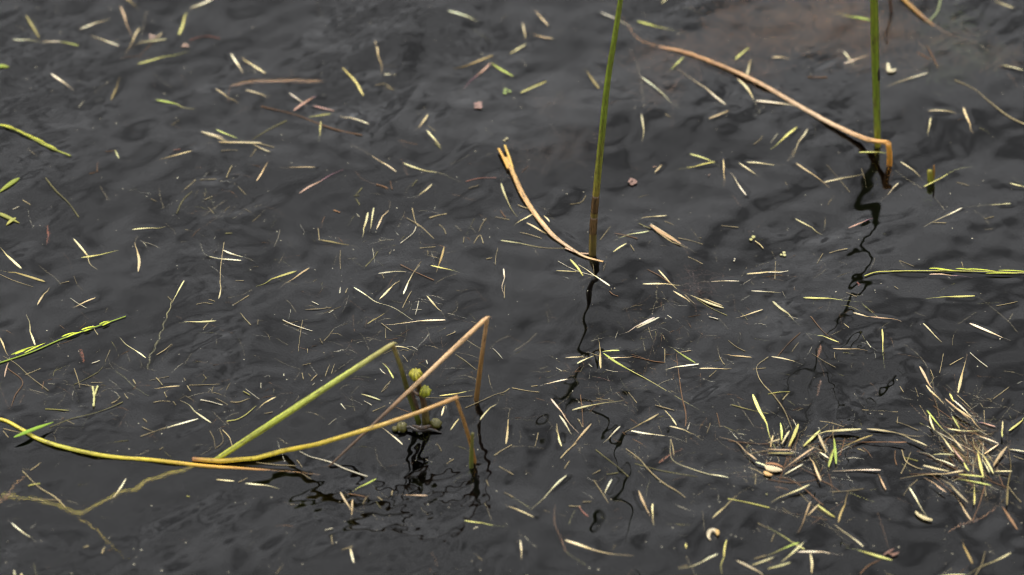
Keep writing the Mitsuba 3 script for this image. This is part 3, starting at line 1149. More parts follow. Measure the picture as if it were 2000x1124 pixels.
for q in range(9):
    i = int(len(P2) * (0.62 + 0.36 * q / 9))
    a = pr.uniform(0, 6.28)
    d = np.array([math.cos(a), 0.5 * math.sin(a), 0.0])
    ln = pr.uniform(0.035, 0.075)
    part(t2, 'branch', tube(curve([P2[i], P2[i] + d * ln * 0.45 + [0, 0, ln * 0.5], P2[i] + d * ln + [0, 0, ln * 0.35]], 14), np.linspace(0.0009, 0.0004, 14), 5, 1, 0, OLIVE, 0.1, 0.1, q), 'stem_skin')


def folded(name, label, legs, seed, flat=1.0, slim=0.68):
    """A snapped rush: one thing, its legs parts. legs: (part, points, radii px, colour stops, label)."""
    t = thing(name, label, 'reed stem')
    for q, (pn, pts, rad, stops, lb) in enumerate(legs):
        n = 260
        rad = [q * slim for q in rad]
        P = straight(pts, n)
        P[2:-2] = (P[:-4] + P[1:-3] + P[2:-2] + P[3:-1] + P[4:]) / 5
        R = np.interp(np.linspace(0, 1, n), np.linspace(0, 1, len(rad)), rad) * MM
        s = np.arange(n) / n
        R = R * (0.93 + 0.16 * meshkit.fbm(np.stack([s * 22, 0 * s + seed, 0 * s + q], -1), 3, seed))
        if pn != 'sheath':      # crushed and pinched where it snapped
            e = s if pn == 'fallen_leg' else 1 - s
            R = R * (1 - 0.30 * np.exp(-(e / 0.012) ** 2) + 0.12 * np.exp(-((e - 0.03) / 0.015) ** 2))
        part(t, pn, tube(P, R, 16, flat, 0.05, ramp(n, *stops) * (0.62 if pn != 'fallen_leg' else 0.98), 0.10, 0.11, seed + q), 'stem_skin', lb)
    r0 = np.random.default_rng(seed + 7)
    top_ = legs[1][1][0]
    for q in range(3):      # torn fibres at the fold
        d = r0.normal(size=3) * [1, 0.6, 0.5] + [0.5, 0, 0.5]
        d *= r0.uniform(0.0012, 0.0032) / np.linalg.norm(d)
        part(t, 'torn_fibre', tube(curve([top_ - d * 0.4, top_ + d * 0.5, top_ + d + [0, 0, -0.0012]], 9), np.linspace(0.0007, 0.0002, 9), 5, 0.5, 0, np.asarray(legs[1][3][0][1]) * r0.uniform(0.6, 1.1), 0.1, 0.1, seed + q), 'stem_skin')
    return t


fA = G(818, 826)
apexA = V(766, 672, fA[1] - 0.004)
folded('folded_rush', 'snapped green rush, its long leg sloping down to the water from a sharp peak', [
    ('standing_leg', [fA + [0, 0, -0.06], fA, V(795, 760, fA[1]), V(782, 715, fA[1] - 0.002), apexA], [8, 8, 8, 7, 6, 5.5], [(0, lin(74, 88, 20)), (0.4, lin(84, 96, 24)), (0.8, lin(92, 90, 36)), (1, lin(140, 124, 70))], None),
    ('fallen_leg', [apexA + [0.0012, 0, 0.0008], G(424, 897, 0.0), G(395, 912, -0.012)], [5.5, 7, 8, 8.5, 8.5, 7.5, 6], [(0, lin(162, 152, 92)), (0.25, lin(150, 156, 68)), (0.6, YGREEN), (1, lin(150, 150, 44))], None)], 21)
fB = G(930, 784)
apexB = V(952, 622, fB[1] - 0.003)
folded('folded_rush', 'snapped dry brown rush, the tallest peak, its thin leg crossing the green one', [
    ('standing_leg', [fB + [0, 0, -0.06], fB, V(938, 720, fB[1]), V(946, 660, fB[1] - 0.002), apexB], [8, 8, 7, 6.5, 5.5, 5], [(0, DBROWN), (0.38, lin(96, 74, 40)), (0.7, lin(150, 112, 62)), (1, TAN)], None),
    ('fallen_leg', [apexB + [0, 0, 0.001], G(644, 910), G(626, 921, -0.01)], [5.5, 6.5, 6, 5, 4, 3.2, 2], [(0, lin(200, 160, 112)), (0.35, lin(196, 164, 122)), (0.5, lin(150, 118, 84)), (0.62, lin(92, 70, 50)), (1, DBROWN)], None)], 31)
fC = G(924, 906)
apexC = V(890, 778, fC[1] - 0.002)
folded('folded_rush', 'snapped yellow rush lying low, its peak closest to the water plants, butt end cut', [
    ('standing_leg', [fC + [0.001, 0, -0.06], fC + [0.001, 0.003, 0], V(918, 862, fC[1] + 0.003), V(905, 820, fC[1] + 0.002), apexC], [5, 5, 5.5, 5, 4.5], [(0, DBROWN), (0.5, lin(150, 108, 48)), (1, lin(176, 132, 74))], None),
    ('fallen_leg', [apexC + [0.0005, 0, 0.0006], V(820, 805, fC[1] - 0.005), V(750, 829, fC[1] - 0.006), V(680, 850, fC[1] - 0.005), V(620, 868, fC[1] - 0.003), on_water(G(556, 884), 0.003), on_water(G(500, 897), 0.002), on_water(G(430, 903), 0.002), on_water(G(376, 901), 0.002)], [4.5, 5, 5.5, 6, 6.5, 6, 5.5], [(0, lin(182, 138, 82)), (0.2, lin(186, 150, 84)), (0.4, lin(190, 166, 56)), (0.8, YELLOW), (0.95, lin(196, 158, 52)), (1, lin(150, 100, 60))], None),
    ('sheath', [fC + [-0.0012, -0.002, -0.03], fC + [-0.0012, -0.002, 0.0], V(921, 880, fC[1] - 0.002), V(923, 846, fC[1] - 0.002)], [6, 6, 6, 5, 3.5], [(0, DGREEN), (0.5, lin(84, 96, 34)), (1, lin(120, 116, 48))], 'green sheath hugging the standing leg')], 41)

# the long yellow stem that lies on the water
n = 360
Q = curve([on_water(G(x, y), z) for x, y, z in [(-14, 824, .001), (2, 827, .001), (40, 846, .001), (72, 866, .0012), (140, 886, .0012), (210, 896, .0012), (300, 902, .001), (400, 909, .0006), (470, 912, .0), (540, 916, -.0008), (624, 920, -.003)]], n)
R = np.interp(np.linspace(0, 1, n), [0, 0.12, 0.3, 0.6, 0.75, 0.85, 1], [4.5, 5, 5.5, 5.2, 4.6, 3, 2]) * MM * 0.74
solo('floating_rush', tube(Q, R, 14, 0.85, 0.05, ramp(n, (0, YELLOW), (0.25, lin(172, 168, 56)), (0.5, YELLOW), (0.68, lin(194, 150, 56)), (0.85, lin(150, 108, 60)), (1, BROWN)), 0.08, 0.07, 51), 'stem_skin', 'long curved yellow stem lying flat on the water under the folded rushes', 'reed stem')

# budding stub between the folded rushes
t = thing('budding_stub', 'short green stub with two ribbed buds between the folded stems', 'plant')
b0 = G(832, 828)
part(t, 'stem', tube(curve([b0 + [0, 0, -0.05], b0, V(828, 790, b0[1]), V(818, 755, b0[1]), V(815, 742, b0[1])], 60), np.interp(np.linspace(0, 1, 60), [0, .5, .8, 1], [9, 8, 5, 5]) * MM, 14, 1, 0.06, ramp(60, (0, DGREEN), (0.6, lin(70, 64, 28)), (0.85, lin(76, 52, 34)), (1, lin(90, 74, 40))), 0.14, 0.14, 61), 'stem_skin')


def bud(c, r, tall, base_col, tip_col, ribs=9, seed=0, lean=(0, 0), ridge=0.11):
    """A ribbed bud, flat topped: rings of a lathe with scalloped sides."""
    r0 = np.random.default_rng(seed)
    s = ribs * 4
    ang = np.arange(s) * 2 * np.pi / s
    prof = [(0.0, -1.0), (0.5, -0.95), (0.85, -0.55), (1.0, -0.05), (0.97, 0.4), (0.8, 0.75), (0.5, 0.86), (0.3, 0.7), (0.0, 0.62)]
    v, col = [], []
    for k, (rr, z) in enumerate(prof):
        w = 1 + ridge * np.cos(ang * ribs) * (0.3 < rr) + 0.05 * r0.normal()
        x = r * rr * w
        zz = z + 0.5 * ridge * np.cos(ang * ribs) * (k in (5, 6))
        v.append(np.stack([c[0] + x * np.cos(ang) + lean[0] * (z + 1) * r, c[1] + x * np.sin(ang) + lean[1] * (z + 1) * r, c[2] + tall * zz + 0 * ang], -1))
        shade = 0.74 + 3.0 * ridge * np.cos(ang * ribs)
        q = np.clip((z + 1) / 1.8, 0, 1)
        col.append((np.asarray(base_col) * (1 - q) + np.asarray(tip_col) * q)[None] * shade[:, None] * (1 + 0.12 * r0.normal(size=(s, 1))))
    m = len(prof)
    i, j = np.meshgrid(np.arange(m - 1), np.arange(s), indexing='ij')
    f = np.stack([i * s + j, i * s + (j + 1) % s, (i + 1) * s + (j + 1) % s, (i + 1) * s + j], -1).reshape(-1, 4)
    f = np.vstack([f[:, [0, 1, 2]], f[:, [0, 2, 3]]])
    v = np.vstack(v)
    dent = meshkit.fbm((v - c) / r * 1.6 + seed * 3.3, 2, seed)[:, None]
    return np.asarray(c) + (v - c) * (0.78 + 0.44 * dent), f, np.clip(np.vstack(col) * (0.6 + 0.8 * dent), 0.004, 0.9)


part(t, 'bud', bud(V(813, 733, b0[1] - 0.001), 11 * MM, 11 * MM, lin(84, 88, 18), lin(166, 160, 42), 9, 3, (-0.1, 0)), 'stem_skin', 'upper bud, ribbed and open at the top')
part(t, 'bud', bud(V(829, 766, b0[1] - 0.006), 10 * MM, 11.5 * MM, lin(90, 98, 20), lin(150, 150, 40), 7, 4, (0.12, 0)), 'stem_skin', 'lower bud with a brown calyx')
part(t, 'bud_stalk', tube(curve([V(816, 800, b0[1] - 0.004), V(808, 764, b0[1] - 0.004), V(818, 772, b0[1] - 0.008)], 12), 3.6 * MM, 7, 1, 0.1, DBROWN, 0.3, 0.3, 6), 'stem_skin', 'shrivelled brown stalk')
part(t, 'collar', tube(curve([G(806, 832, 0.002), G(824, 836, 0.004), G(842, 832, 0.002)], 10), np.array([2, 3, 4, 4.5, 5, 5, 4.5, 4, 3, 2]) * MM, 8, 1, 0.1, DBROWN, 0.3, 0.3, 8), 'stem_skin', 'dark rotted collar at the waterline')
for q, (x, y, r, lb) in enumerate([(785, 838, 11, 'dark olive bud half sunk at the waterline, on the outer side of the budding stub'), (851, 831, 10, 'dark olive bud half sunk at the waterline between the stub and yellow stem'), (772, 840, 6, 'small dark knob beside the sunken olive bud')]):
    solo('sunken_bud', bud(on_water(G(x, y), r * MM * 0.45), r * MM, r * MM * 0.9, lin(48, 46, 12), lin(84, 80, 24), 6, 12 + q, (0, 0), 0.03), 'stem_skin', lb, 'bud')
solo('rotten_twig', tube(curve([on_water(G(x, y), z) for x, y, z in [(778, 846, .001), (800, 840, .003), (815, 846, .003), (838, 842, .002), (862, 846, .0005)]], 24), np.interp(np.linspace(0, 1, 24), [0, .3, .6, 1], [2, 4, 4.5, 1.5]) * MM, 7, 1, 0.1, BLACK, 0.3, 0.3, 15), 'stem_skin', 'short black rotten twig lying across the foot of the budding stub', 'twig')

# the long brown stalk with its kink at the second stem
n = 300
S = curve([G(1195, 62, -0.06), G(1225, 70, -0.025), on_water(G(1262, 82), -0.004), on_water(G(1330, 104), .0008), on_water(G(1400, 128), .0012), on_water(G(1480, 163), .002), V(1560, 207, G(1560, 209)[1]), V(1640, 250, G(1640, 256)[1]), V(1690, 271, G(1690, 282)[1]), V(1733, 279, G(1733, 318)[1])], n)
R = np.interp(np.linspace(0, 1, n), [0, 0.15, 0.4, 0.7, 1], [3.5, 4.2, 5, 5.8, 6.8]) * MM * 0.84
t = thing('bent_stalk', 'long orange-brown stalk floating from the sunken end to a kink at the second green stem', 'reed stem')
part(t, 'fallen_leg', tube(S, R, 14, 0.8, 0.06, ramp(n, (0, BROWN), (0.2, lin(150, 106, 60)), (0.5, lin(166, 126, 82)), (0.8, lin(194, 166, 130)), (0.9, lin(186, 148, 102)), (1, lin(186, 138, 72))), 0.10, 0.10, 71), 'stem_skin')
k0 = G(1737, 322)
part(t, 'standing_leg', tube(curve([k0 + [0, 0, -0.05], k0, V(1737, 300, k0[1]), V(1735, 280, k0[1])], 40), np.array([5.5] * 20 + [5.8] * 20) * MM, 14, 1, 0.06, ramp(40, (0, lin(80, 50, 20)), (0.6, lin(150, 96, 30)), (1, lin(196, 140, 54))), 0.12, 0.1, 72), 'stem_skin', 'short upright orange end dipping into the water')

# orange stalk, split at its tip
n = 220
S = curve([on_water(G(x, y), z) for x, y, z in [(988, 318, .0025), (1003, 348, .002), (1018, 378, .002), (1036, 408, .0015), (1058, 438, .0013), (1082, 464, .0012), (1110, 486, .0012), (1140, 503, .0008), (1178, 516, .0004)]], n)
t = thing('split_stalk', 'thick orange stalk with a split tip, running down to the dark-footed stem', 'reed stem')
part(t, 'stem', tube(S, np.interp(np.linspace(0, 1, n), [0, .3, .6, .8, 1], [5.2, 6, 5.6, 4, 2.2]) * MM * 0.82, 14, 0.75, 0.07, ramp(n, (0, lin(186, 148, 82)), (0.3, lin(192, 154, 100)), (0.65, lin(190, 160, 118)), (0.8, lin(176, 150, 116)), (1, lin(196, 160, 104))), 0.13, 0.14, 75), 'stem_skin')
part(t, 'split_end', tube(curve([on_water(G(974, 302), .003), on_water(G(982, 316), .003), on_water(G(993, 338), .0024)], 16), np.interp(np.linspace(0, 1, 16), [0, 1], [2.6, 3.2]) * MM, 8, 0.6, 0.08, lin(176, 136, 62), 0.15, 0.1, 76), 'stem_skin')
part(t, 'split_end', tube(curve([on_water(G(986, 297), .0034), on_water(G(993, 314), .0032), on_water(G(1001, 338), .0024)], 16), np.interp(np.linspace(0, 1, 16), [0, 1], [2.4, 3.2]) * MM, 8, 0.6, 0.08, lin(176, 146, 70), 0.15, 0.1, 77), 'stem_skin')
part(t, 'frayed_strip', tube(curve([on_water(G(1104, 488), .001), on_water(G(1130, 497), .001), on_water(G(1152, 499), .001)], 14), 2.0 * MM, 6, 0.5, 0.1, lin(170, 140, 110), 0.15, 0.1, 78), 'stem_skin')

# small sprout
s0 = G(1818, 352)
t = thing('sprout_stub', 'little green sprout stub with a brown horn, standing alone in the water', 'plant')
part(t, 'stem', tube(curve([s0 + [0, 0, -0.04], s0, V(1817, 342, s0[1]), V(1816, 333, s0[1])], 24), np.interp(np.linspace(0, 1, 24), [0, .6, 1], [8, 8.5, 5]) * MM, 12, 1, 0.08, ramp(24, (0, DGREEN), (0.7, lin(60, 74, 18)), (1, lin(112, 106, 30))), 0.15, 0.1, 81), 'stem_skin')
part(t, 'horn', tube(curve([V(1822, 350, s0[1]), V(1824, 335, s0[1]), V(1824, 323, s0[1])], 14), np.linspace(3.5, 1.5, 14) * MM, 7, 1, 0, ramp(14, (0, lin(80, 70, 24)), (1, lin(120, 84, 36))), 0.2, 0.1, 82), 'stem_skin', 'thin brown horn')

# dark stub and drowned twig at the far edge
d0 = G(1741, 26)
solo('dark_stub', tube(curve([d0 + [0, 0, -0.05], d0, V(1739, 5, d0[1]), V(1737, -30, d0[1])], 24), np.linspace(3.4, 3.0, 24) * MM, 8, 1, 0.06, ramp(24, (0, BLACK), (0.6, lin(64, 44, 32)), (1, lin(80, 58, 40))), 0.2, 0.2, 84), 'stem_skin', 'thin dark brown stub standing in the water beyond the second green stem', 'reed stem')
n = 70
t = thing('drowned_twig', 'brown twig sloping under the water beyond the second stem, with a pale green side shoot', 'twig')
part(t, 'stem', tube(curve([on_water(G(1745, -14), .002), on_water(G(1785, 23), .0015), on_water(G(1813, 45), .0005), G(1855, 75, -.006), G(1905, 102, -.014), G(1950, 148, -.024), G(1985, 205, -.034)], n), np.linspace(4.2, 2.6, n) * MM, 8, 1, 0.05, ramp(n, (0, OCHRE), (0.3, BROWN), (1, BROWN)), 0.12, 0.12, 85), 'stem_skin')
part(t, 'side_shoot', tube(curve([on_water(G(1812, 47), .0005), on_water(G(1829, 27), .0005), on_water(G(1838, -4), .0)], 20), 2.2 * MM, 6, 1, 0, lin(116, 124, 84), 0.1, 0.1, 86), 'stem_skin', 'pale green side shoot')

# sunken yellow-green stem with its branch, and other drowned pieces
n = 130
t = thing('drowned_stalk', 'submerged yellow-green stem forking near the rippled corner, fading into the dark', 'plant stem')
M_ = lin(170, 152, 40)
wig = np.random.default_rng(8)


def drowned(pts, n, seed, wiggle=0.0006):
    P = curve([G(x, y, z) for x, y, z in pts], n)
    r0 = np.random.default_rng(seed)
    k = np.linspace(0, 1, n)[:, None]
    return P + wiggle * np.sin(k * 40 * np.array([1.0, 1.3, 0.4]) + r0.uniform(0, 6, 3)) * [1, 1, 0.3]


part(t, 'stem', tube(drowned([(380, 912, -.004), (340, 930, -.009), (295, 946, -.013), (268, 965, -.015), (240, 973, -.017), (208, 990, -.018), (182, 1003, -.018), (155, 1018, -.018), (135, 1012, -.019), (105, 1002, -.021), (55, 994, -.022), (5, 988, -.022)], n, 3), np.interp(np.linspace(0, 1, n), [0, .3, .55, .6, .75, 1], [5, 6, 4.5, 7.0, 5.5, 7]) * MM, 9, 0.8, 0.08, M_, 0.1, 0.22, 91), 'stem_skin')
part(t, 'branch', tube(drowned([(140, 1014, -.019), (160, 1030, -.022), (185, 1050, -.026), (215, 1088, -.034), (245, 1122, -.045), (262, 1150, -.06)], 60, 4), np.linspace(4, 3, 60) * MM, 8, 0.8, 0.08, M_ * [1, .9, .8], 0.1, 0.25, 92), 'stem_skin')
part(t, 'side_twig', tube(drowned([(-6, 996, -.008), (12, 978, -.004), (28, 952, -.002), (50, 934, -.003)], 40, 5) , np.linspace(3.6, 1.2, 40) * MM, 7, 0.8, 0.08, lin(140, 100, 50), 0.1, 0.15, 93), 'stem_skin', 'orange side twig reaching the surface')
solo('sunken_root', tube(drowned([(337, 588, -.0005), (325, 620, -.001), (321, 634, -.002), (312, 660, -.003), (300, 688, -.004), (292, 704, -.005), (290, 728, -.009)], 60, 6), np.interp(np.linspace(0, 1, 60), [0, .3, .7, 1], [1.0, 1.6, 2.4, 2.0]) * MM, 7, 0.8, 0, lin(112, 106, 66), 0.1, 0.15, 94), 'stem_skin', 'olive root hanging under water from a tan seed, above the yellow stem', 'root')
n = 60
solo('sunken_reed_blade', tube(drowned([(452, 174, -.006), (480, 168, -.006), (540, 165, -.006), (600, 164, -.006), (634, 164, -.007)], n, 7, 0.0002), np.interp(np.linspace(0, 1, n), [0, .1, .5, .9, 1], [3, 6.5, 6.5, 5.5, 1.0]) * MM, 8, 0.25, 0.05, lin(150, 112, 70), 0.08, 0.16, 95), 'stem_skin', 'flat brown reed blade lying just under the surface, near the far edge', 'leaf blade')
for q, (pts, r, c, nm, lb) in enumerate([
    ([(92, 446), (94, 462), (92, 480)], 2.6, lin(140, 78, 50), 'sunken_leaf', 'thin sunken rust-red leaf strip below the cut green twig'),
    ([(157, 686), (161, 698), (164, 712)], 3.6, lin(150, 84, 50), 'sunken_leaf', 'small sunken orange leaf hanging below the segmented green sprig'),
    ([(1602, 683), (1600, 692), (1597, 704)], 3.6, lin(150, 96, 56), 'sunken_leaf', 'small sunken orange leaf hanging among the dark reflections'),
    ([(1603, 748), (1599, 766), (1597, 778)], 3.2, lin(110, 78, 54), 'sunken_leaf', 'dim brown leaf sunk below the dark scribbled reflections'),
    ([(1286, 909), (1300, 897), (1314, 889), (1334, 880)], 2.4, lin(150, 90, 54), 'sunken_leaf', 'sunken orange curl of leaf between two long pale awns'),
    ([(1850, 1044), (1872, 1030), (1912, 1016), (1938, 1000), (1954, 985)], 2.8, lin(120, 84, 52), 'sunken_root', 'brown sunken root lying under the lower edge of the big tangle'),
    ([(1408, 938), (1424, 942)], 0, None, None, None),
    ([(1675, 560), (1678, 566)], 3.0, lin(150, 84, 70), 'sunken_leaf', 'tiny sunken red leaf speck above the dark reflections')]):
    if r:
        solo(nm, tube(drowned([(x, y, -.005) for x, y in pts], 20, 20 + q), np.interp(np.linspace(0, 1, 20), [0, .35, 1], [.4, 1, .3]) * r * MM, 7, 0.5, 0, c, 0.1, 0.15, 100 + q), 'stem_skin', lb, 'leaf' if nm.endswith('leaf') else 'root')


# segmented sprigs and flat leaf pieces
def blade(p0, p1, w, col, seed, lift=0.0012, sag=0.0):
    a, b = on_water(G(*p0), lift), on_water(G(*p1), lift)
    P = curve([a, (a + b) / 2 + [0, sag, 0.0004], b], 14)
    return tube(P, w * MM * np.array([.25, .6, .8, .95, 1, 1, .98, .95, .9, .8, .65, .5, .3, .12]), 8, 0.5, 0.04, ramp(14, (0, np.asarray(col) * 0.9), (0.5, np.asarray(col)), (1, np.asarray(col) * [1.1, 1.0, .9])), 0.14, 0.05, seed)


def sprig(label, path, leaves, r, col, leaf_col, seed, w=3.2):
    r, w = r * 0.58, w * 0.62
    t = thing('green_sprig', label, 'plant')
    n = 80
    part(t, 'stem', tube(curve([on_water(G(x, y), .001) for x, y in path], n), r * MM * np.linspace(1, 0.8, n) * (1 + 0.04 * np.sin(np.arange(n) * 0.9)), 9, 0.9, 0.06, col, 0.1, 0.08, seed), 'stem_skin')
    for q, (x0, y0, x1, y1) in enumerate(leaves):
        part(t, 'leaf', blade((x0, y0), (x1, y1), w, np.asarray(leaf_col) * rng.uniform(0.85, 1.15), seed + q + 1, 0.0018), 'husk_skin')


sprig('segmented lime green sprig with overlapping leaf sheaths, slanting up from the water edge', [(-14, 716), (60, 692), (125, 665), (180, 643), (246, 621)],
      [(22, 698, 70, 681), (48, 695, 89, 676), (30, 697, 50, 690), (121, 664, 149, 654), (130, 665, 161, 652), (159, 649, 186, 641), (164, 652, 179, 647), (194, 637, 214, 631), (200, 640, 216, 633)], 2.6, lin(130, 150, 40), lin(186, 200, 60), 200)
sprig('segmented green sprig lying level, reaching in from beside the scribbled dark reflections', [(1688, 546), (1708, 539), (1742, 537), (1815, 534), (1900, 535), (2014, 537)],
      [(1814, 531, 1850, 534), (1830, 533, 1868, 537), (1866, 532, 1900, 535), (1890, 532, 1948, 536), (1925, 540, 1988, 539), (1950, 533, 2010, 536)], 2.0, lin(176, 172, 80), lin(182, 192, 66), 220, 2.6)
sprig('cut green twig with scaly pink-edged nodes, its blunt end over black water', [(-14, 241), (25, 252), (60, 270), (95, 289), (138, 308)],
      [(-8, 246, 26, 250), (8, 249, 36, 256), (30, 254, 56, 268), (44, 262, 70, 274), (62, 270, 92, 285), (88, 284, 112, 297)], 2.9, lin(140, 146, 40), lin(164, 166, 56), 240, 3.6)
t = thing('forked_sprig', 'tiny forked olive sprig standing out pale above the yellow floating stem', 'plant')
for q, pts in enumerate([[(183, 797), (184, 780), (181, 756)], [(184, 777), (188, 765), (191, 755)]]):
    part(t, 'stem' if q == 0 else 'branch', tube(curve([on_water(G(x, y), .001) for x, y in pts], 16), 2.1 * MM * (1 + 0.2 * np.sin(np.arange(16) * 1.6)), 7, 0.8, 0.05, lin(166, 164, 110), 0.1, 0.14, 260 + q), 'husk_skin')
solo('leaf_scrap', blade((38, 352), (-2, 379), 5.5, lin(126, 136, 52), 270, 0.0006), 'husk_skin', 'flat dull green leaf scrap below the cut green twig', 'leaf')
t = thing('leaf_scrap', 'broken olive leaf scrap with a side piece, above the drifting awns', 'leaf')
part(t, 'blade', blade((-6, 418), (38, 437), 5, lin(130, 132, 62), 271, 0.0006), 'husk_skin')
part(t, 'side_piece', blade((31, 428), (12, 442), 4, lin(140, 140, 70), 272, 0.0006), 'husk_skin')
solo('leaf_scrap', blade((29, 871), (106, 841), 4.6, lin(126, 160, 46), 274, 0.0042), 'husk_skin', 'bright green slim blade lying across the long yellow floating stem', 'leaf')
solo('leaf_scrap', blade((-8, 130), (18, 134), 5.5, lin(126, 140, 52), 273, 0.0006), 'husk_skin', 'bright green leaf scrap at the very edge, above the cut twig', 'leaf')


# floating leaflets: a few cupped lobes round a centre
def leaflet(px, py, r, lobes, col, seed, squash=0.9):
    r, col = r * 0.85, (0.7 * np.asarray(col) + 0.3 * np.mean(col)) * 0.78
    r0 = np.random.default_rng(seed)
    c = on_water(G(px, py), 0.0008)
    out = []
    a0 = r0.uniform(0, 6.28)
    for k in range(lobes):
        a = a0 + k * 2 * np.pi / lobes + r0.normal() * 0.25
        s = r * MM * r0.uniform(0.30, 0.48)
        d = np.array([math.cos(a), math.sin(a), 0]) * (r * MM * 0.62 if lobes > 1 else 0)
        m = 14
        ang = np.arange(m) * 2 * np.pi / m
        v, cc = [], []
        for rr, z in ((1.0, -0.05), (1.0, 0.1), (0.8, 0.2), (0.45, 0.22), (0.05, 0.12)):
            wob = 1 + 0.08 * np.sin(ang * 3 + a)
            v.append(np.stack([c[0] + d[0] + s * rr * wob * np.cos(ang), c[1] + d[1] + s * rr * squash * 1.25 * wob * np.sin(ang), c[2] + s * z * (1 + .5 * np.sin(ang + a)) + k * 0.0002 + 0 * ang], -1))
            cc.append(np.asarray(col)[None] * (0.75 + 0.35 * rr * r0.uniform(0.8, 1.2) + 0.2 * r0.normal(size=(m, 1))))
        v, cc = np.vstack(v), np.clip(np.vstack(cc), .01, .9)
        i, j = np.meshgrid(np.arange(4), np.arange(m), indexing='ij')
        f = np.stack([i * m + j, i * m + (j + 1) % m, (i + 1) * m + (j + 1) % m, (i + 1) * m + j], -1).reshape(-1, 4)
        out.append((v, np.vstack([f[:, [0, 1, 2]], f[:, [0, 2, 3]]]), cc))
    return out


for q, (px, py, r, lobes, col, lb) in enumerate([
    (990, 178, 11, 3, lin(166, 192, 70), 'bright lime green leaflet floating beyond the orange stalk'),
    (933, 209, 13, 4, lin(170, 128, 110), 'pinkish four-lobed leaflet floating near the lime green one'),
    (1235, 353, 11, 5, lin(150, 112, 94), 'crinkled brown-pink leaflet floating beside the tall dark-footed stem'),
    (1470, 465, 10, 2, lin(200, 192, 96), 'yellow two-lobed leaflet with a pink blush, open water past the tall stem'),
    (1530, 492, 8, 3, lin(196, 190, 110), 'pale yellow crumpled leaflet close to the yellow two-lobed one'),
    (1435, 507, 5, 2, lin(214, 200, 160), 'tiny cream leaflet below the yellow two-lobed one'),
    (1497, 972, 5.5, 1, lin(150, 146, 66), 'small round olive leaflet below the crumpled cream shell'),
    (987, 279, 7, 2, lin(186, 172, 112), 'small straw coloured leaflet just above the split orange tip'),
    (297, 74, 9, 3, lin(186, 150, 128), 'pinkish withered floret on crossed tan stalks, far edge'),
    (362, 91, 9, 3, lin(190, 150, 120), 'pinkish withered floret at the tip of a yellow seed stalk'),
    (1279, 325, 4, 2, lin(180, 130, 90), 'small rusty floret flake beyond the brown-pink leaflet'),
    (1385, 341, 4, 2, lin(120, 90, 66), 'faint brown flake floating below the pale crossed seeds')]):
    t = thing('floating_leaflet', lb, 'leaflet')
    for m_ in leaflet(px, py, r, lobes, col, 300 + q):
        part(t, 'lobe', m_, 'husk_skin')
solo('leaflet_stalk', tube(curve([on_water(G(1475, 470), .001), on_water(G(1484, 476), .001), on_water(G(1491, 483), .001)], 8), 0.9 * MM, 5, 1, 0, lin(186, 170, 120), 0.1, 0.1, 333), 'husk_skin', 'short pale stalk beside the yellow two-lobed leaflet', 'stalk')


# white husks and the curled grub
def lumpy(pts, rad, n, col, seed, seg=0.0, flat=0.8, lift=0.0015, sides=12):
    P = curve([on_water(G(x, y), lift) for x, y in pts], n)
    R = np.interp(np.linspace(0, 1, n), np.linspace(0, 1, len(rad)), rad) * MM * (1 + seg * np.sin(np.arange(n) * 1.7))
    return tube(P, R, sides, flat, 0, col, 0.08, 0.08, seed)


ga = np.radians(np.arange(30, 262, 18))
t = thing('curled_grub', 'curled cream white grub floating alone in open water', 'grub')
part(t, 'body', lumpy([(1392 + 8.4 * math.cos(a), 1051 - 10.0 * math.sin(a)) for a in ga], [3.0, 3.8, 4.1, 4.1, 4.0, 3.2, 1.6, 0.7], 48, lin(206, 192, 160), 401, 0.05, 0.9, 0.001), 'husk_skin')
part(t, 'head', lumpy([(1398, 1042), (1401, 1046), (1401, 1052)], [2.6, 3.8, 3.4, 1.4], 12, lin(196, 164, 104), 402), 'husk_skin', 'tan head of the grub')
t = thing('cream_shell', 'crumpled cream shell lying by the small tangle of seeds', 'husk')
part(t, 'shell', lumpy([(1494, 916), (1504, 922), (1515, 924), (1527, 925)], [2, 6.5, 7, 5.5, 2], 24, lin(200, 182, 146), 403, 0.08, 0.7), 'husk_skin')
part(t, 'flap', lumpy([(1492, 928), (1499, 933), (1508, 935)], [2, 4.6, 4, 1.5], 14, lin(196, 158, 104), 404, 0.05, 0.7), 'husk_skin', 'tan lower flap')
part(t, 'flap', lumpy([(1495, 914), (1512, 916), (1528, 922)], [1, 2.6, 2.2, 1], 14, lin(150, 108, 72), 405, 0.05, 0.6, 0.003), 'husk_skin', 'brown upper flap')
solo('white_husk', lumpy([(1734, 128), (1735, 136), (1737, 144), (1743, 144), (1749, 141)], [2.5, 4, 4.2, 4, 2.5], 26, lin(206, 196, 160), 406, 0.05), 'husk_skin', 'white husk bent into a hook beside the second green stem', 'husk')
solo('white_husk', lumpy([(1788, 1001), (1794, 1007), (1802, 1012), (1811, 1016), (1821, 1018)], [2, 3.2, 3.6, 3.4, 2], 34, lin(200, 186, 140), 407, 0.16), 'husk_skin', 'ridged cream husk like a caterpillar below a white seed', 'husk')
t = thing('purple_scrap', 'purplish brown broken husk scrap by a bright yellow seed', 'husk')
for q, pts in enumerate([[(1726, 1086), (1736, 1080), (1746, 1074)], [(1736, 1084), (1748, 1084), (1756, 1080)], [(1742, 1088), (1750, 1084)]]):
    part(t, 'strip', lumpy(pts, [1, 2.4, 2.2, 0.8], 12, lin(120, 90, 76), 408 + q, 0.1, 0.6), 'husk_skin')
solo('sheath_scrap', lumpy([(1270, 441), (1288, 454), (1310, 468), (1330, 480)], [1.5, 3.8, 3.4, 1.0], 26, lin(176, 144, 104), 412, 0.03, 0.4), 'husk_skin', 'broad frayed tan sheath scrap under two slim tan seeds', 'husk')
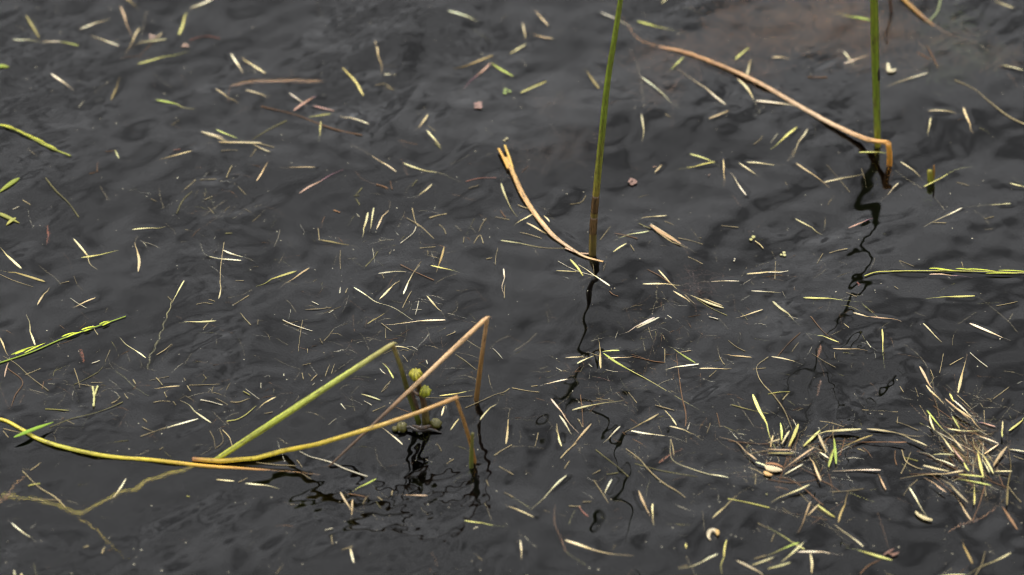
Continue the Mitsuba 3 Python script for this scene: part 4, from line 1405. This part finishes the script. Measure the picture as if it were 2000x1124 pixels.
# ---------------------------------------------------------------- floating grass seeds and awns
COLOURS = {'s': ('straw', lin(208, 194, 140)), 'w': ('cream', lin(224, 212, 172)), 'b': ('tan', lin(188, 164, 118)), 'y': ('pale yellow', lin(204, 200, 104)),
           'g': ('lime green', lin(182, 194, 76)), 'o': ('olive brown', lin(150, 132, 72)), 'r': ('pinkish', lin(190, 150, 128)), 'd': ('rust brown', lin(126, 94, 58))}
LANDMARKS = [((1157, 500), 'the dark-footed tall stem'), ((1713, 262), "the second tall stem's foot"), ((982, 300), "the orange stalk's split tip"), ((1400, 130), "the long brown stalk's middle"),
             ((1818, 340), 'the green sprout stub'), ((765, 670), 'the green folded peak'), ((953, 620), 'the brown folded peak'), ((890, 778), 'the yellow folded peak'),
             ((820, 750), 'the two ribbed buds'), ((1391, 1050), 'the curled grub'), ((1511, 926), 'the cream shell'), ((1741, 137), 'the hooked white husk'), ((1805, 1010), 'the caterpillar-like husk'),
             ((990, 178), 'the lime green leaflet'), ((933, 209), 'the pink four-lobed leaflet'), ((1235, 353), 'the brown-pink leaflet'), ((1470, 465), 'the yellow two-lobed leaflet'),
             ((545, 165), 'the sunken reed blade'), ((246, 621), "the lime sprig's tip"), ((138, 307), "the cut green twig's end"), ((1815, 534), "the level sprig's near end"), ((376, 898), "the yellow stem's butt end"),
             ((185, 776), 'the forked olive sprig'), ((140, 1014), "the sunken stem's fork"), ((297, 74), 'the floret on crossed stalks'), ((362, 91), 'the floret on a yellow stalk'), ((610, 892), 'the wavy white rootlet'),
             ((1742, 1080), 'the purple husk scrap'), ((321, 634), 'the sunken root'), ((1599, 766), 'the dim sunken brown leaf'), ((1741, 26), 'the thin dark stub'), ((930, 784), "the brown rush's foot")]
ORD = ['nearest', 'second', 'third', 'fourth', 'fifth', 'sixth', 'seventh', 'eighth', 'ninth', 'tenth', 'eleventh', 'twelfth', 'thirteenth', 'fourteenth', 'fifteenth', 'sixteenth', 'seventeenth', 'eighteenth']
SIDES = ['right of', 'below right of', 'below', 'below left of', 'left of', 'above left of', 'above', 'above right of']
AIM = ['right', 'down-right', 'down', 'down-left', 'left', 'up-left', 'up', 'up-right']


def sector(dx, dy):
    return int(round(math.atan2(dy, dx) / (math.pi / 4))) % 8


def call_out(mids):
    """For each point: (rank among all of them on that side of a landmark, landmark, side), the lowest rank over the landmarks."""
    mids = np.array(mids)
    best = [(99, 1e9, None)] * len(mids)
    for (lx, ly), nm in LANDMARKS:
        d = mids - [lx, ly]
        dist = np.hypot(*d.T)
        sec = np.array([sector(*q) for q in d])
        for s in range(8):
            for rank, i in enumerate(sorted(np.nonzero(sec == s)[0], key=lambda i: dist[i])):
                best[i] = min(best[i], (rank, dist[i], f'{SIDES[s]} {nm}'))
    return best


def with_aim(pts):
    dx, dy = pts[0][0] - pts[-1][0], pts[0][1] - pts[-1][1]
    return AIM[sector(dx, dy)]


def husk_mesh(H, N, hw, col, seed):
    r0 = np.random.default_rng(seed)
    n = 11
    bend = np.cross(N - H, [0, 0, 1]) * r0.normal() * 0.018
    P = curve([H, (H + N) / 2 + bend, N], n)
    prof = np.array([.40, .76, .93, 1.0, 1.0, .97, .92, .84, .74, .60, .44]) if r0.random() < .6 else np.array([.32, .58, .78, .91, 1.0, 1.0, .97, .89, .76, .58, .40])
    R = hw * prof * (1 + 0.05 * r0.normal(size=n))
    c = ramp(n, (0, col * r0.uniform(.72, 1.05)), (0.15, col), (0.55, col * r0.uniform(.95, 1.12)), (1, col * [.72, .66, .5]))
    v, f, cc = tube(P, R, 10, 0.55, 0.07, c, 0.15, 0.07, seed)
    if r0.random() < 0.35:      # a darker stripe where the husk gapes
        k = int(r0.integers(0, 10))
        i = np.arange(2, n - 2) * 10 + k
        cc[i] *= 0.45
    return v, f, cc


SE = sorted(traced(SEEDS, 1), key=lambda q: -math.dist(q[1][0], q[1][1]) - 0.3 * math.dist(q[1][1], q[1][-1]))
for tailed in (True, False):
    items = [q for q in SE if (len(q[1]) > 2) == tailed]
    where = call_out([((q[1][0][0] + q[1][1][0]) / 2, (q[1][0][1] + q[1][1][1]) / 2) for q in items])
    for q, ((code,), pts) in enumerate(items):
        word, col = COLOURS[code]
        r0 = np.random.default_rng(1000 + q + 500 * tailed)
        col = (0.86 * col + 0.14 * col.mean()) * r0.uniform(0.72, 1.12) * (1 + 0.04 * r0.normal(size=3))
        H, N = on_water(G(*pts[0])), on_water(G(*pts[1]))
        ln = np.linalg.norm(H - N)
        hw = np.clip(0.043 * ln, 0.00060, 0.00094) * r0.uniform(0.86, 1.16)
        crowd = 0.0 if not (pts[0][0] > 1450 and 800 < pts[0][1] < 1000) else r0.uniform(0, 0.004)
        H[2] += 0.0003 + 0.25 * hw + crowd
        N[2] += 0.00025 + 0.12 * hw + crowd * r0.uniform(0.5, 1.2)
        rank, _, place = where[q]
        name, kind = ('grass_seed', 'seed') if tailed else ('seed_husk', 'husk')
        looks = f'{word} awned {kind}' if tailed else f'bare {word} {kind}'
        lab = f'{looks} aimed {with_aim(pts)}, {ORD[min(rank, 17)]} {kind} {place}'
        if not tailed:
            solo(name, husk_mesh(H, N, hw, col, 2000 + q), 'husk_skin', lab, 'grass seed', 'drifting grass seeds without a tail')
            continue
        t = thing(name, lab, 'grass seed', 'drifting grass seeds with an awn')
        part(t, 'husk', husk_mesh(H, N, hw, col, 2000 + q), 'husk_skin')
        tail = [N]
        end = r0.uniform(-0.0012, 0.0005) if crowd == 0 else crowd * .5
        for k, p in enumerate(pts[2:]):
            w = on_water(G(*p))
            w[2] += end * (k + 1) / (len(pts) - 2)
            tail.append(w)
        n = 6 + 5 * len(tail)
        if len(tail) == 2:
            tail.insert(1, (tail[0] + tail[1]) / 2 + np.cross(tail[1] - tail[0], [0, 0, 1]) * r0.normal() * 0.05)
        ac = col * np.array([.74, .70, .62]) if code not in 'gy' else col * np.array([.74, .76, .74])
        ac = {'r': lin(140, 104, 112), 'g': lin(158, 152, 96)}.get(code, ac)
        part(t, 'awn', tube(curve(tail, n), np.interp(np.linspace(0, 1, n), [0, .22, .5, 1], [0.44 * hw, 0.00034, 0.00022, 0.00014]), 5, 0.8, 0, ramp(n, (0, (ac + col) / 2), (0.3, ac), (0.6, ac * .75), (1, (ac * .5 + ac.mean() * .12))), 0.1, 0.12, 3000 + q), 'fibre_skin')

FC = {'s': ('pale', lin(168, 152, 112)), 'w': ('whitish', lin(206, 198, 170)), 'b': ('brown', lin(128, 96, 66)), 'o': ('olive', lin(130, 124, 76)), 'r': ('reddish', lin(150, 104, 88)), 'y': ('yellowish', lin(186, 180, 98))}


def fibre_mesh(pts, thick, col, seed):
    r0 = np.random.default_rng(seed)
    k = max(8, min(40, int(sum(math.dist(a, b) for a, b in zip(pts, pts[1:])) / 5)))
    d = 0.0005 if r0.random() < 0.65 else -0.002
    W = np.array([on_water(G(*p), d * r0.uniform(.4, 1.4)) for p in pts])
    if len(W) == 2:
        W = np.array([W[0], (W[0] + W[1]) / 2 + np.cross(W[1] - W[0], [0, 0, 1]) * r0.normal() * 0.02, W[1]])
    R = thick / 9.5 * MM * np.interp(np.linspace(0, 1, k), [0, .3, .7, 1], r0.permutation([1.1, 0.95, 0.8, 0.5]))
    return tube(curve(W, k), R, 5, 0.9, 0, np.broadcast_to(col, (k, 3)) * np.linspace(*r0.uniform(0.7, 1.15, 2), k)[:, None], 0.1, 0.1, seed)


def reach(q):
    return sum(math.dist(a, b) for a, b in zip(q[1], q[1][1:]))


FI = sorted(traced(FIBRES, 2), key=lambda q: -reach(q) * float(q[0][1]) ** 0.5)
where = call_out([q[1][len(q[1]) // 2] if len(q[1]) > 2 else ((q[1][0][0] + q[1][1][0]) / 2, (q[1][0][1] + q[1][1][1]) / 2) for q in FI[:290]])
rest = []
for q, ((code, thick), pts) in enumerate(FI):
    word, col = FC[code]
    m = fibre_mesh(pts, float(thick), col * rng.uniform(0.55, 1.05), 5000 + q)
    if q >= 290:
        rest.append(m)
        continue
    size = 'long' if reach((0, pts)) > 60 else 'short'
    slope = ['level', 'falling', 'upright', 'rising'][sector(pts[-1][0] - pts[0][0], pts[-1][1] - pts[0][1]) % 4]
    rank, _, place = where[q]
    solo('grass_fibre', m, 'fibre_skin', f'{size} {word} {slope} fibre, {ORD[min(rank, 17)]} fibre {place}', 'grass fibre', 'loose grass fibres on the water')

# crumbs, hairs and specks too many to count
hair = [(1180, 730, 150, 60, 90), (1310, 640, 90, 60, 40), (700, 640, 170, 110, 60), (730, 480, 200, 90, 45), (380, 760, 220, 90, 60), (1560, 890, 110, 60, 110), (1895, 880, 50, 80, 120), (1880, 800, 80, 60, 40),
        (1300, 880, 200, 120, 70), (1500, 650, 260, 160, 90), (850, 700, 120, 100, 60), (150, 760, 140, 120, 60), (420, 400, 90, 90, 40), (1000, 562, 1000, 560, 260)]
hr = np.random.default_rng(21)
for x, y, sx, sy, count in hair:
    for _ in range(count):
        cx, cy = (x + hr.normal() * sx * .6, y + hr.normal() * sy * .6) if sx < 900 else (hr.uniform(-20, 2020), hr.uniform(-20, 1150))
        ln, a = hr.uniform(5, 26) * (3.2 if (x, y) == (1895, 880) else 1.9 if (x, y) == (1560, 890) else 1), hr.uniform(0, 3.14)
        if (x, y) == (1895, 880) and hr.random() < .6:
            a = hr.normal() * 0.35 + math.radians(52)
        dx, dy = ln * math.cos(a), ln * math.sin(a) * 0.7
        c = FC['sswbbo'[int(hr.integers(0, 6))]][1] * hr.uniform(0.35, 0.8) * (1.6 if x in (1895, 1560) else 1)
        p = [on_water(G(cx - dx, cy - dy), hr.uniform(-.002, .0004)), on_water(G(cx + hr.normal() * 1.5, cy + hr.normal() * 1.5), hr.uniform(-.001, .0004)), on_water(G(cx + dx, cy + dy), hr.uniform(-.002, .0004))]
        rest.append(tube(curve(p, 5), hr.uniform(0.00010, 0.00020), 3, 1, 0, c, 0, 0, 1))
k = solo('grass_chaff', join(rest), 'fibre_skin', 'fine pale chaff, hairs and broken fibres strewn over the water', 'chaff')
del labels[k]['category']
labels[k]['kind'] = 'stuff'
specks = []
for _ in range(700):
    c = on_water(G(hr.uniform(-20, 2020), hr.uniform(-20, 1150)), 0.0)
    s = math.exp(hr.uniform(math.log(0.00016), math.log(0.0006)))
    v = np.array([[1, 0, 0], [.3, .9, 0], [-.8, .6, 0], [-.7, -.6, 0], [.4, -.8, 0], [0, 0, .7], [0, 0, -.5]]) * s * hr.uniform(.6, 1.4, (7, 3)) + c
    f = np.array([[i, (i + 1) % 5, 5] for i in range(5)] + [[(i + 1) % 5, i, 6] for i in range(5)])
    specks.append((v, f, np.tile(lin(200, 192, 165) * hr.uniform(0.35, 1.1), (7, 1))))
scene['floating_dust'] = ply(join(specks)[:2], 'husk_skin', color=join(specks)[2])
labels['floating_dust'] = {'label': 'scattered pale specks of dust and pollen floating on the water', 'kind': 'stuff'}

# drowned weed that browns the far water
weed = []
for x, y, sx, sy, dz, count, col in [(1560, 60, 120, 30, .018, 900, 1.5 * lin(130, 94, 60)), (1700, 62, 110, 28, .016, 700, 1.4 * lin(130, 100, 66)), (1400, 110, 70, 40, .024, 350, 1.4 * lin(112, 82, 58)), (1330, 150, 60, 30, .026, 160, 1.5 * lin(100, 80, 64)),
                                   (1090, 280, 60, 40, .026, 220, lin(96, 78, 64)), (1875, 95, 45, 30, .014, 260, lin(92, 104, 62)), (1750, 120, 80, 30, .02, 220, 1.4 * lin(118, 92, 62)), 
                                   (1955, 900, 30, 60, .01, 60, lin(90, 76, 50)), (1400, 580, 40, 20, .03, 40, lin(90, 66, 56))]:
    clumps = [(x + hr.normal() * sx, y + hr.normal() * sy, hr.uniform(0.6, 1.3)) for _ in range(max(2, count // 40))]
    for _ in range(count):
        cx, cy, dark = clumps[int(hr.integers(len(clumps)))]
        c = G(cx + hr.normal() * 24, cy + hr.normal() * 11, -0.003 - hr.uniform(.2, 1) * dz)
        d = hr.normal(size=3) * [0.007, 0.007, 0.003]
        e = hr.normal(size=3) * 0.002
        weed.append(tube(np.array([c - d, c + e, c + d]), hr.uniform(.0002, .0005), 3, 1, 0, col * dark * hr.uniform(.45, 1.0), 0, 0, 1))
k = solo('waterweed', join(weed), 'fibre_skin', 'soft brown and green drowned weed showing dimly through the far water', 'weed')
del labels[k]['category']
labels[k]['kind'] = 'stuff'
